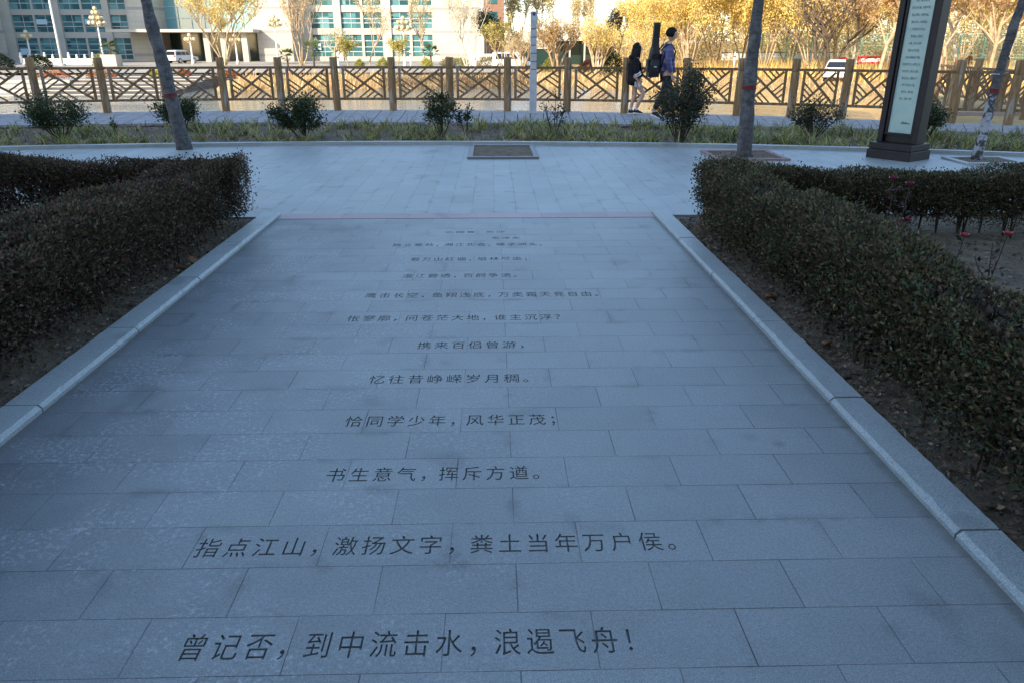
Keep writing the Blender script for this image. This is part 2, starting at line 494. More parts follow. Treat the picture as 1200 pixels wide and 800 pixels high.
m = noisy('blue violet quilted nylon', (.055, .058, .15), (.085, .088, .21), 8, .45, .4, 0); t = NT(m)
sx = t.n('ShaderNodeSeparateXYZ'); t.l(t.obj(), sx.inputs[0])
t.normal(t.bump(t.math('ABSOLUTE', t.math('SINE', t.math('MULTIPLY', sx.outputs[2], 38.0))), .35, .012)); M['jacket'] = m
M['trousers'] = noisy('dark trousers', (.018, .02, .03), (.03, .032, .045), 12, .85, .2, .2, 20, .01)
M['shoe_dark'] = mat('black canvas', (.012, .012, .016), .7)
M['shoe_white'] = mat('white rubber', (.75, .75, .75), .6)
M['sock'] = mat('white sock', (.6, .6, .6), .85)
M['eye'] = mat('dark eye', (.01, .01, .01), .3)
M['lip'] = mat('lips', (.35, .13, .11), .5)
M['rose'] = mat('pink rose petals', (.50, .07, .09), .5)
M['rose_dark'] = mat('dull magenta rose petals', (.22, .02, .06), .5)
M['dry_leaf'] = noisy('dry brown leaf', (.18, .085, .04), (.28, .15, .08), 20, .8, .2, .3)
M['shade_wall'] = noisy('pale render', (.5, .48, .45), (.55, .53, .5), .4, .85, .2, 0)

def arc_fit(pts, deg=4):
    a = np.array(pts); return np.poly1d(np.polyfit(a[:, 0], a[:, 1], deg))
kerb_arc = arc_fit([(-7.47, 11.97), (-5.0, 12.22), (-2.4, 12.42), (.58, 12.42), (2.95, 12.05), (5.39, 11.5), (7.6, 10.9)], 3)
deck_arc = arc_fit([(-9.69, 15.71), (-4.81, 16.13), (-.3, 16.04), (3.75, 15.44), (6.84, 14.74), (9.52, 13.82)], 3)
FP = [(-10.213, 18.25), (-8.917, 18.60), (-7.6, 18.83), (-6.3, 18.97), (-5.0, 19.03), (-3.7, 19.04), (-2.37, 19.01), (-1.0, 18.9), (.358, 18.74), (1.748, 18.55),
      (3.043, 18.28), (4.332, 17.93), (5.429, 17.52), (6.477, 17.06), (7.42, 16.56)]
fence_arc = arc_fit(FP, 3)

# ================================================================== SETTING
# ---- near soil sheet under the planted beds and the whole near side
nb = MB()
nb.quad((-70, -60, -.16), (70, -60, -.16), (70, 7.05, -.16), (-70, 7.05, -.16))
xs = np.linspace(-70, 70, 141)
for i in range(140):
    a, b = xs[i], xs[i + 1]
    ya = float(deck_arc(np.clip(a, -14, 12))) + .6; yb = float(deck_arc(np.clip(b, -14, 12))) + .6
    nb.quad((a, 7.05, -.16), (b, 7.05, -.16), (b, yb, -.16), (a, ya, -.16))
    nb.quad((a, ya, -.16), (b, yb, -.16), (b, yb + .5, -2.6), (a, ya + .5, -2.6))
tag(nb.build('ground', M['soil']), kind='structure')

def bumpy_sheet(name, outline_fn, x0, x1, y0, y1, step, z, amp, mtl, seed):
    rng = np.random.default_rng(seed)
    nx = int((x1 - x0) / step) + 1; ny = int((y1 - y0) / step) + 1
    X, Y = np.meshgrid(np.linspace(x0, x1, nx), np.linspace(y0, y1, ny))
    Z = np.zeros_like(X)
    for k in range(9):
        fx_, fy_ = rng.normal(size=2) * (1.5 + k * 1.3); ph = rng.uniform(0, 6.28)
        Z += np.sin(X * fx_ + Y * fy_ + ph) / (1 + k)
    Z = z + amp * Z / 3 + rng.normal(size=Z.shape) * amp * .25
    mb = MB(); mb.v = [tuple(q) for q in np.stack([X, Y, Z], -1).reshape(-1, 3)]
    for j in range(ny - 1):
        for i in range(nx - 1):
            cx, cy = (X[j, i] + X[j, i + 1]) / 2, (Y[j, i] + Y[j + 1, i]) / 2
            if outline_fn is None or outline_fn(cx, cy):
                a = j * nx + i; mb.f.append((a, a + 1, a + nx + 1, a + nx)); mb.m.append(0)
    return mb.build(name, mtl, smooth=True)
tag(bumpy_sheet('bed_soil', None, 1.655, 8.0, -1.5, 7.07, .06, -.012, .016, M['soil'], 1), kind='structure')
tag(bumpy_sheet('bed_soil', None, -8.0, -2.175, -1.5, 7.07, .06, -.012, .016, M['soil'], 2), kind='structure')
tag(bumpy_sheet('planting_bed', lambda x, y: kerb_arc(x) + .02 < y < deck_arc(x) + .12, -13, 11, 8.5, 16.6, .1, -.06, .03, M['soil'], 3), kind='structure')

# ---- engraved walk: poem lines are real grooves cut into the stone rows
POEM = [(2, '沁园春·长沙', -.422, .107), (3, '毛泽东', -.025, .232), (4, '独立寒秋，湘江北去，橘子洲头。', -.821, .430), (6, '看万山红遍，层林尽染；', -.635, .290),
        (8, '漫江碧透，百舸争流。', -.646, .200), (10, '鹰击长空，鱼翔浅底，万类霜天竞自由。', -.837, .715), (12, '怅寥廓，问苍茫大地，谁主沉浮？', -.876, .425),
        (14, '携来百侣曾游，', -.423, .200), (16, '忆往昔峥嵘岁月稠。', -.616, .205), (18, '恰同学少年，风华正茂；', -.653, .300), (20, '书生意气，挥斥方遒。', -.647, .205),
        (22, '指点江山，激扬文字，粪土当年万户侯。', -.975, .625), (24, '曾记否，到中流击水，浪遏飞舟！', -.864, .410)]
PUNCT = '，。；？！·'
dg = bpy.context.evaluated_depsgraph_get()
_gl = {}
def glyph(ch):
    if ch not in _gl:
        c = bpy.data.curves.new('glyph', 'FONT'); c.body = ch; c.resolution_u = 3
        o = bpy.data.objects.new('glyph', c); col.objects.link(o)
        bpy.context.view_layer.update()
        cu = o.to_curve(bpy.context.evaluated_depsgraph_get(), apply_modifiers=False)
        sp = [([(tuple(b.co[:2]), tuple(b.handle_left[:2]), tuple(b.handle_right[:2])) for b in s.bezier_points]) for s in cu.splines]
        o.to_curve_clear()
        bpy.data.objects.remove(o); bpy.data.curves.remove(c)
        xs_ = [q[0][0] for s in sp for q in s] or [0]; ys_ = [q[0][1] for s in sp for q in s] or [0]
        _gl[ch] = (sp, (min(xs_), max(xs_), min(ys_), max(ys_)))
    return _gl[ch]

def flat(sp, res=3):
    """bezier spline -> polygon"""
    out = []
    n = len(sp)
    for i in range(n):
        p0, _, h0 = sp[i]; p3, h3, _ = sp[(i + 1) % n]
        straight = (abs((h0[0] - p0[0]) * (p3[1] - p0[1]) - (h0[1] - p0[1]) * (p3[0] - p0[0])) < 1e-6 and
                    abs((h3[0] - p3[0]) * (p3[1] - p0[1]) - (h3[1] - p3[1]) * (p3[0] - p0[0])) < 1e-6)
        k = 1 if straight else res
        for j in range(k):
            q = j / k; a = (1 - q) ** 3; b = 3 * q * (1 - q) ** 2; c = 3 * q * q * (1 - q); d = q ** 3
            out.append((a * p0[0] + b * h0[0] + c * h3[0] + d * p3[0], a * p0[1] + b * h0[1] + c * h3[1] + d * p3[1]))
    return out

def line_polys(text, x0, x1, yc, hgt, narrow=.80, gap=None):
    """polygons of one line of lettering between x0 and x1"""
    wts = [.8 if c in PUNCT else 1.0 for c in text]
    adv = (x1 - x0) / sum(wts); x = x0; out = []
    for ch, wt in zip(text, wts):
        sp, bb = glyph(ch)
        sx_ = adv * narrow / .92; sy_ = hgt / .92
        for s in sp:
            pl = flat(s)
            out.append([(x + adv * wt * .08 + (px - .04) * sx_, yc + (py - .38) * sy_) for px, py in pl])
        x += adv * wt
    return out

def cut_strip(x0, x1, y0, y1, polys):
    """flat strip with the lettering polygons left open: returns a mesh"""
    cu = bpy.data.curves.new('cut', 'CURVE'); cu.dimensions = '2D'; cu.fill_mode = 'BOTH'
    for pl in [[(x0, y0), (x1, y0), (x1, y1), (x0, y1)]] + polys:
        s = cu.splines.new('POLY'); s.points.add(len(pl) - 1); s.use_cyclic_u = True
        for q, (px, py) in zip(s.points, pl): q.co = (px, py, 0, 1)
    o = bpy.data.objects.new('cut', cu); col.objects.link(o)
    bpy.context.view_layer.update()
    me = bpy.data.meshes.new_from_object(o.evaluated_get(bpy.context.evaluated_depsgraph_get()))
    bpy.data.objects.remove(o); bpy.data.curves.remove(cu)
    return me

LX, RX = -2.0, 1.51
PATH_NEAR = -1.2
pb = bmesh.new()
def pquad(x0, x1, y0, y1, z=0.0, mi=0):
    f = pb.faces.new([pb.verts.new((x0, y0, z)), pb.verts.new((x1, y0, z)), pb.verts.new((x1, y1, z)), pb.verts.new((x0, y1, z))]); f.material_index = mi
rows_used = {}
for r, text, x0, x1 in POEM: rows_used[r] = (text, x0, x1)
y_hi = PATH_FAR
r = 0
GD = .008
while PATH_FAR - r * SLAB_D > PATH_NEAR:
    ya = PATH_FAR - r * SLAB_D; yb = ya - SLAB_D
    if r in rows_used:
        text, x0, x1 = rows_used[r]
        a, b = x0 - .03, x1 + .06
        pquad(LX, a, yb, ya); pquad(b, RX, yb, ya)
        hg = .098 if r > 3 else .078
        pol = line_polys(text, x0, x1, (ya + yb) / 2 - .004, hg)
        me = cut_strip(a, b, yb, ya, pol)
        sb = bmesh.new(); sb.from_mesh(me)
        bmesh.ops.remove_doubles(sb, verts=sb.verts, dist=1e-6)
        for f in sb.faces:
            if f.normal.z < 0: f.normal_flip()
        walls = [e for e in sb.edges if len(e.link_faces) == 1 and not (
            (abs(e.verts[0].co.x - e.verts[1].co.x) < 1e-5 and (abs(e.verts[0].co.x - a) < 1e-4 or abs(e.verts[0].co.x - b) < 1e-4)) or
            (abs(e.verts[0].co.y - e.verts[1].co.y) < 1e-5 and (abs(e.verts[0].co.y - ya) < 1e-4 or abs(e.verts[0].co.y - yb) < 1e-4)))]
        ex = bmesh.ops.extrude_edge_only(sb, edges=walls)
        for v in [q for q in ex['geom'] if isinstance(q, bmesh.types.BMVert)]: v.co.z -= GD
        for f in [q for q in ex['geom'] if isinstance(q, bmesh.types.BMFace)]: f.material_index = 1
        vm = {}
        for v in sb.verts: vm[v] = pb.verts.new(v.co)
        for f in sb.faces:
            nf = pb.faces.new([vm[v] for v in f.verts]); nf.material_index = f.material_index
        sb.free(); bpy.data.meshes.remove(me)
        pquad(a, b, yb, ya, -GD, 1)
    else:
        pquad(LX, RX, yb, ya)
    r += 1
me = bpy.data.meshes.new('path'); pb.to_mesh(me); pb.free()
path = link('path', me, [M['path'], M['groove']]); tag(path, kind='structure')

sb = MB(); sb.box(LX - .0, RX, PATH_FAR, 7.215, -.05, .003)
tag(sb.build('path_border', M['strip']), kind='structure')

# ---- plaza
pm = MB(); N = 90
PX = np.linspace(-16, 14, N + 1)
for i in range(N):
    a, b = PX[i], PX[i + 1]
    pm.quad((a, 7.10 if (b < LX + .01 or a > RX - .01) else 7.215, 0), (b, 7.10 if (b < LX + .01 or a > RX - .01) else 7.215, 0), (b, kerb_arc(np.clip(b, -10, 9.5)), 0), (a, kerb_arc(np.clip(a, -10, 9.5)), 0))
    if b < LX + .01 or a > RX - .01:
        pm.quad((a, 7.10, 0), (a, 7.10, -.2), (b, 7.10, -.2), (b, 7.10, 0))
tag(pm.build('plaza', M['plaza']), kind='structure')

# ---- kerbs along the walk
rngk = random.Random(3)
def kerb_run(name, xin, xout, y0, y1, ln, off):
    mb = MB(); y = y1; first = True
    while y > y0:
        l = off if first else ln; first = False
        a, b = y - l + .0045, y - .0045
        dz = rngk.uniform(-.002, .003); z = .034 + dz; ch = .016
        s = 1 if xout > xin else -1
        xin_ = xin + s * abs(rngk.gauss(0, .002)); prof = [(xin_, -.08), (xin_, z - ch), (xin_ + s * ch, z), (xout, z), (xout, -.08)]
        n = len(mb.v)
        k = len(prof); NS = 26
        for q in range(NS + 1):
            yy = a + (b - a) * q / NS
            c1 = rngk.gauss(0, .0016) - (rngk.random() < .07) * rngk.uniform(.002, .007); c2 = rngk.gauss(0, .0016) + (rngk.random() < .07) * rngk.uniform(.002, .008)
            mb.v += [(prof[0][0], yy, prof[0][1]), (prof[1][0], yy, prof[1][1] + c1), (prof[2][0] + s * c2, yy, prof[2][1]), (prof[3][0] + rngk.gauss(0, .0012), yy, prof[3][1]), (prof[4][0], yy, prof[4][1])]
        for q in range(NS):
            for i in range(k - 1):
                o_ = n + q * k; mb.f.append((o_ + i, o_ + i + 1, o_ + k + i + 1, o_ + k + i)); mb.m.append(0)
        mb.f.append(tuple(n + i for i in range(k))); mb.m.append(0)
        mb.f.append(tuple(n + NS * k + i for i in range(k - 1, -1, -1))); mb.m.append(0)
        y -= l
    o = mb.build(name, M['kerb']); tag(o, kind='structure')
kerb_run('kerb', LX, -2.165, -1.2, 7.16, .98, 1.15)
kerb_run('kerb', RX, 1.655, -1.2, 7.16, 1.0, 1.1)
def arc_kerb(name, arc, x0, x1, seg, z0, z1, wd, mtl):
    mb = MB(); x = x0
    while x < x1:
        a, b = x + .004, min(x + seg, x1)
        xs_ = np.linspace(a, b, 5)
        for i in range(4):
            p, q = xs_[i], xs_[i + 1]
            pts = [(p, arc(p)), (q, arc(q)), (q, arc(q) + wd), (p, arc(p) + wd)]
            mb.prism(pts, z0, z1)
        x += seg
    return tag(mb.build(name, mtl), kind='structure')
arc_kerb('plaza_kerb', kerb_arc, -11, 9.3, 1.4, -.2, .05, .13, M['kerb'])

# ---- boardwalk of separate grey boards, with its edge beam
bm_ = MB(); x = -15.0; rb = random.Random(8)
def slant(xf):  # boards fan slightly round the curve
    return xf * 1.09 + .05
while x < 11.6:
    wv = .272; a, b = x + .007, x + wv - .007
    dz = rb.uniform(-.004, .004)
    a2, b2 = slant(a), slant(b)
    xa, xb = np.clip(a, -14, 11.5), np.clip(b, -14, 11.5)
    bm_.prism([(a, deck_arc(xa)), (b, deck_arc(xb)), (b2, fence_arc(np.clip(b2, -12, 11)) + .16), (a2, fence_arc(np.clip(a2, -12, 11)) + .16)], -.045, .0 + dz)
    x += wv
tag(bm_.build('boardwalk', M['deck']), kind='structure')
em = MB()
for i in range(60):
    a = -15 + i * .445; b = a + .445
    ya, yb = deck_arc(np.clip(a, -14, 11.5)) + .03, deck_arc(np.clip(b, -14, 11.5)) + .03
    em.prism([(a, ya), (b, yb), (b, yb + .08), (a, ya + .08)], -.3, -.047)
    ya, yb = fence_arc(np.clip(a * 1.09, -12, 11)) + .02, fence_arc(np.clip(b * 1.09, -12, 11)) + .02
    em.prism([(a * 1.09, ya), (b * 1.09, yb), (b * 1.09, yb + .1), (a * 1.09, ya + .1)], -.3, -.047)
tag(em.build('boardwalk_edge', M['deck_edge']), kind='structure')
pl_ = MB()
for i in range(14):
    xx = -12 + i * 1.7
    pl_.tube([(xx, fence_arc(np.clip(xx, -12, 11)) - .2, -2.7), (xx, fence_arc(np.clip(xx, -12, 11)) - .2, -.05)], .11, 8)
tag(pl_.build('boardwalk_piles', M['deck_edge']), kind='structure')

# ---- pond and far ground
POND = [(-85, 13), (-85, 56), (-36, 57.0), (-31, 56.6), (-23.5, 57.4), (-21, 62), (-12, 64.6), (-4, 65.7), (1.7, 68.5), (8.6, 65.5), (12.4, 59.7), (15, 50.8), (17.8, 47.2), (19.5, 42.4),
        (17.0, 36), (14.2, 29.5), (12.0, 24), (10.2, 20.2), (9.3, 18.3), (9.2, 13)]
def pond_sd(X, Y):
    d = np.full(X.shape, 1e9); inside = np.zeros(X.shape, bool)
    n = len(POND)
    for i in range(n):
        (ax, ay), (bx, by) = POND[i], POND[(i + 1) % n]
        ex, ey = bx - ax, by - ay
        t_ = np.clip(((X - ax) * ex + (Y - ay) * ey) / (ex * ex + ey * ey), 0, 1)
        d = np.minimum(d, np.hypot(X - ax - t_ * ex, Y - ay - t_ * ey))
        cond = ((ay > Y) != (by > Y)) & (X < (bx - ax) * (Y - ay) / (by - ay + 1e-12) + ax)
        inside ^= cond
    return np.where(inside, -d, d)
def far_z(X, Y):
    s = pond_sd(X, Y)
    q = np.clip((s + .3) / 4.0, 0, 1); q = q * q * (3 - 2 * q)
    z = -2.15 + q * .75 + np.clip((s - 4) / 40, 0, 1) * .2
    z = z + np.clip((s - 1) / 10, 0, 1) * .06 * (np.sin(X * .7) * np.sin(Y * .55 + 1) + np.sin(X * .31 + Y * .4))
    # built-up land on the right next to the boardwalk
    hi = np.clip((34 - Y) / 8, 0, 1) * np.clip(s / .35, 0, 1)
    hi = np.where(X > 8, hi, 0)
    z = z * (1 - hi) + (-.06) * hi
    z = np.where((X > -72) & (X < -21.8) & (Y > 53) & (Y < 75.4), -2.5, z)
    return np.where(s < -.3, -2.6, z)
gx = np.concatenate([np.linspace(-3000, -100, 14), np.arange(-96, -40, 2.0), np.arange(-40, 60, .8), np.arange(60, 120, 3.0), np.linspace(130, 3000, 14)])
gy = np.concatenate([np.arange(14.2, 80, .8), np.arange(80, 150, 3.0), np.linspace(160, 4000, 16)])
GX, GY = np.meshgrid(gx, gy); GZ = far_z(GX, GY)
fm = MB(); fm.v = [tuple(q) for q in np.stack([GX, GY, GZ], -1).reshape(-1, 3)]
nx = len(gx)
for j in range(len(gy) - 1):
    for i in range(nx - 1):
        a = j * nx + i; fm.f.append((a, a + 1, a + nx + 1, a + nx)); fm.m.append(0)
tag(fm.build('far_bank', M['farground'], smooth=True), kind='structure')
wm = MB(); wm.quad((-90, 14.3, -2.0), (26, 14.3, -2.0), (26, 72, -2.0), (-90, 72, -2.0))
tag(wm.build('water', M['water']), kind='structure')
fp = MB(); fp.quad((-90, 76, -1.13), (2, 76, -1.13), (6, 124.5, -1.13), (-90, 124.5, -1.13))
tag(fp.build('far_forecourt', M['plaza_far']), kind='structure')
# terrace steps down to the water on the left
ts = MB()
for k in range(6):
    y0 = 57.2 + k * 2.6; z = -1.93 + k * .14
    ts.box(-33.5 - k * .3, -23.2 - k * .2, y0, 60 + 2.6 * 6, -2.4, z, 0)
    ts.box(-33.5 - k * .3, -23.2 - k * .2, y0 - .03, y0 + .3, z - .05, z + .02, 1)
tag(ts.build('terrace_steps', [M['steps'], M['steps_light']]), kind='structure')
ts = MB()
for k in range(4):
    y0 = 56.8 + k * 3.2; z = -1.95 + k * .2
    ts.box(-70, -33.6 - k * .3, y0, 76, -2.4, z, 0)
tag(ts.build('terrace_steps', [M['steps_light']]), kind='structure')

# ================================================================== FENCES
def fence_post_mesh(seed, h=1.2, rad=.088):
    rr = random.Random(seed); mb = MB()
    lean = (rr.uniform(-.012, .012), rr.uniform(-.012, .012))
    prof = [(rad * 1.0, -.30), (rad, 0), (rad * 1.02, .3), (rad * .98, .6), (rad, h - .285), (rad * .99, h - .28), (rad * .90, h - .274), (rad * .90, h - .262), (rad * 1.0, h - .255), (rad * 1.01, h - .02), (rad * .93, h)]
    mb.lathe(prof, n=14)
    ph = rr.uniform(0, 6)
    out = []
    for (x, y, z) in mb.v:
        a = math.atan2(y, x); k = 1 + .03 * math.sin(3 * a + ph + z) + .02 * math.sin(5 * a + z * 4)
        out.append((x * k + lean[0] * z, y * k + lean[1] * z, z))
    mb.v = out
    return mb
def slat_panel(L, z0, z1, flip):
    """lattice of one bay, local x along the bay, centred; returns MB"""
    mb = MB(); H = z1 - z0; hx = L / 2 - .115
    t = .035
    mb.box(-L / 2, L / 2, -.030, .030, z1 - .055, z1 + .0)          # top rail
    mb.box(-L / 2, L / 2, -.028, .028, z0, z0 + .055)              # bottom rail
    for s in (-1, 1):
        mb.box(s * hx - .028, s * hx + .028, -.026, .026, z0 + .055, z1 - .055)
    za, zb = z0 + .055, z1 - .055
    xl, xr = -hx + .028, hx - .028
    W = xr - xl; Hh = zb - za; fx_ = -1 if flip else 1
    def P(u, v): return (fx_ * (xl + u * W), 0, za + v * Hh)
    def br(p, q, w, th=.030):
        mb.bar(P(*p), P(*q), th, w, 0, up=(0, 0, 1) if abs(p[1] - q[1]) < .01 else (0, 1, 0)) if False else bar2(P(*p), P(*q), w, th)
    def bar2(a, b, w, th):
        a = Vector(a); b = Vector(b); d = (b - a).normalized(); s = Vector((-d.z, 0, d.x))
        n = len(mb.v)
        for p in (a, b):
            for i, j in ((-1, -1), (1, -1), (1, 1), (-1, 1)):
                mb.v.append(tuple(p + s * (i * w / 2) + Vector((0, j * th / 2, 0))))
        for f in ((3, 2, 1, 0), (4, 5, 6, 7), (0, 1, 5, 4), (1, 2, 6, 5), (2, 3, 7, 6), (3, 0, 4, 7)):
            mb.f.append(tuple(n + i for i in f)); mb.m.append(0)
    br((.02, .98), (.98, .02), .052, .036)         # main diagonals
    br((.02, .02), (.98, .98), .050, .031)
    for k in (.22, .40, .58):                       # each triangle carries three short bars
        # upper: parallel to the rising diagonal
        br((k * .5 + .03, 1 - k * .5 - .03), (k + .05, 1.0), .034, .024)
        # lower: parallel to the rising diagonal
        br((1 - k * .5 - .03, k * .5 + .03), (1 - k - .05, 0.0), .034, .023)
        # left: parallel to the falling diagonal
        br((k * .5 + .03, k * .5 + .03), (0.0, k + .05), .034, .025)
        # right
        br((1 - k * .5 - .03, 1 - k * .5 - .03), (1.0, 1 - k - .05), .034, .022)
    return mb
def build_fence(root, pts, flips, zb=0.0, seed=0, h=1.2, rad=.088):
    for i, (x, y) in enumerate(pts):
        o = fence_post_mesh(seed + i, h, rad).build('post', M['fence_wood'], root, smooth=True)
        o.location = (x, y, zb); o.rotation_euler = (0, 0, i * 1.7)
        es = o.modifiers.new('edge', 'EDGE_SPLIT'); es.split_angle = R(50)
    for i in range(len(pts) - 1):
        a = Vector((*pts[i], 0)); b = Vector((*pts[i + 1], 0)); d = b - a
        L = d.length - 2 * rad + .03
        o = slat_panel(L, .24, 1.0, flips[i % len(flips)]).build('slat_panel', M['fence_slat'], root)
        c = (a + b) / 2; o.location = (c.x, c.y, zb)
        o.rotation_euler = (0, 0, math.atan2(d.y, d.x))
fr = tag(empty('wooden_fence'), 'long brown wooden fence with crossed slat panels along the back of the grey boardwalk', 'fence')
fpts = [(-14.2, 16.55), (-12.9, 17.2), (-11.6, 17.75)] + [(x, float(fence_arc(x))) for x, _ in FP] + [(8.38, 16.1), (9.27, 15.72), (10.22, 15.38), (11.2, 14.95), (12.3, 14.4)]
fpts[3] = (-10.25, 18.2)
build_fence(fr, fpts, [1, 1, 1, 1, 0, 0, 0, 0, 0, 0, 0, 0, 0, 0, 1, 1, 0, 0, 0, 0, 0])
fr2 = tag(empty('wooden_fence'), 'second wooden slat fence running away behind the sign board and the first fence', 'fence')
f2 = [(11.62, 17.0), (11.80, 18.35), (12.02, 19.7), (12.28, 21.05), (12.6, 22.4), (13.0, 23.75), (13.45, 25.05), (13.95, 26.35), (14.5, 27.65), (15.05, 28.95), (15.6, 30.25), (16.15, 31.55), (16.7, 32.85), (17.2, 34.15), (17.7, 35.45), (18.2, 36.75)]
build_fence(fr2, f2, [0], -.05, 100)
bw = MB(); bw.box(9.3, 14.5, 18.0, 18.3, -2.4, .02)
tag(bw.build('brick_wall', M['brickwall']), 'low mossy red brick wall seen below the fence at the right end of the boardwalk', 'wall')

# ================================================================== NEAR TREES
def trunk_tree(name, label, base, pts, rad, mtl, seed, bandz, group=None, lower=None):
    rt = tag(empty(name, base), label, 'tree', group)
    rr = random.Random(seed)
    mb = MB()
    # knotted trunk
    P = []; Rr = []
    n = 26
    for i in range(n + 1):
        q = i / n * (len(pts) - 1); k = min(int(q), len(pts) - 2); f = q - k
        p = Vector(pts[k]).lerp(Vector(pts[k + 1]), f)
        r_ = rad[k] * (1 - f) + rad[k + 1] * f
        P.append(p + Vector((rr.uniform(-.006, .006), rr.uniform(-.006, .006), 0))); Rr.append(r_ * (1 + rr.uniform(-.045, .06) + .10 * math.exp(-(((i - 11) / 1.1) ** 2)) + .08 * math.exp(-(((i - 17) / .9) ** 2))))
    Rr[0] *= 1.12
    mb.tube(P, Rr, 12)
    if lower:
        for i, f in enumerate(mb.f):
            zz = sum(mb.v[q][2] for q in f) / len(f)
            mb.m[i] = 1 if zz < lower else 0
    mb.build('trunk', [mtl, M['bark_white']] if lower else mtl, rt, smooth=True)
    # limbs above the top of the picture
    cb = MB(); top = P[-1]; d0 = (P[-1] - P[-4]).normalized()
    def limb(p, d, L, r_, depth):
        pp = [p]; dd = d.copy()
        for s in range(4):
            dd = (dd + Vector((rr.uniform(-.2, .2), rr.uniform(-.2, .2), rr.uniform(.0, .22)))).normalized()
            pp.append(pp[-1] + dd * L / 4)
        cb.tube(pp, [r_ * (1 - .17 * s) for s in range(5)], 6)
        if depth:
            for s in range(4):
                q = pp[rr.choice((2, 3, 4))]
                nd = (dd + Vector((rr.uniform(-1, 1), rr.uniform(-1, 1), rr.uniform(-.1, .7)))).normalized()
                limb(q, nd, L * .62, r_ * .5, depth - 1)
    for k in range(4):
        a = k * 1.57 + rr.uniform(-.4, .4)
        limb(top - d0 * .1 * k, (d0 + Vector((math.cos(a) * .7, math.sin(a) * .7, .3))).normalized(), 1.5, rad[-1] * .7, 2)
    cb.build('crown', mtl, rt, smooth=True)
    # painted band
    q = min(range(len(P)), key=lambda i: abs(P[i].z - bandz))
    if q + 1 < len(P):
        c = P[q]; d = (P[q + 1] - P[q]).normalized()
        b = MB(); b.tube([c - d * .028, c + d * .028], [Rr[q] * 1.035] * 2, 14)
        b.build('painted_band', M['red_paint'], rt, smooth=False)
    return rt
trunk_tree('street_tree', 'grey tree trunk leaning left with a faded red band beyond the left hedge', (-4.71, 12.0, -.02),
           [(0, 0, 0), (-.05, 0, .5), (-.10, 0, 1.0), (-.15, 0, 1.45), (-.19, 0, 1.75), (-.24, .02, 2.2), (-.28, .03, 3.1)], [.108, .1, .092, .084, .088, .068, .058], M['bark'], 5, .82)
trunk_tree('street_tree', 'straight grey tree trunk with a red band at the right end of the paved square', (3.59, 11.0, -.02),
           [(0, 0, 0), (-.02, 0, .5), (-.04, 0, 1.0), (-.03, 0, 1.5), (-.035, 0, 2.1), (-.04, 0, 3.2)], [.103, .098, .088, .078, .066, .058], M['bark'], 6, .98)
rt3 = trunk_tree('street_tree', 'thin leaning tree trunk with flaking limewash on its lower part right of the sign board', (6.72, 10.6, -.02),
           [(0, 0, 0), (.02, 0, .45), (.03, 0, .9), (.06, 0, 1.3), (.11, 0, 1.75), (.16, 0, 2.1), (.22, 0, 3.2)], [.070, .062, .058, .055, .058, .050, .045], M['bark'], 7, .95, lower=.90)
b = MB(); b.tube([(.015, 0, 1.142), (.015, 0, 1.150)], [.062, .062], 12); b.tube([(.075, 0, 1.146), (.16, -.02, 1.165)], .004, 5)
b.build('tie_wire', M['wire'], rt3)

# ================================================================== TREE PITS
def pit(label, x0, x1, y0, y1, mtl, w=.075, rz=0.0, mulch=True, h=.03):
    cx, cy = (x0 + x1) / 2, (y0 + y1) / 2
    rt = tag(empty('tree_pit', (cx, cy, 0), rz), label, 'tree pit')
    a, c_ = (x1 - x0) / 2, (y1 - y0) / 2
    f = MB()
    f.box(-a, a, -c_, -c_ + w, -.04, h); f.box(-a, a, c_ - w, c_, -.04, h)
    f.box(-a, -a + w, -c_ + w, c_ - w, -.04, h - .003); f.box(a - w, a, -c_ + w, c_ - w, -.04, h - .003)
    f.build('kerb_frame', mtl, rt, bevel=.006)
    s = MB(); rr = random.Random(4)
    n = 12
    V = [[(-a + w + (2 * a - 2 * w) * i / n, -c_ + w + (2 * c_ - 2 * w) * j / n, .006 + rr.uniform(0, .010)) for i in range(n + 1)] for j in range(n + 1)]
    s.v = [q for rw in V for q in rw]
    for j in range(n):
        for i in range(n):
            k = j * (n + 1) + i; s.f.append((k, k + 1, k + n + 2, k + n + 1)); s.m.append(0)
    s.build('soil_fill', M['soil'], rt, smooth=True)
    return rt
pit('empty square tree pit with a dark stone rim in the middle of the paved square', -.36, .645, 10.83, 12.22, M['kerb_dark'])
pit('tree pit with a reddish stone rim round the straight grey trunk', 3.08, 4.10, 10.55, 11.50, M['red_kerb'])
pit('tree pit with a pale stone rim round the limewashed thin trunk', 6.30, 7.15, 10.1, 10.75, M['kerb'])

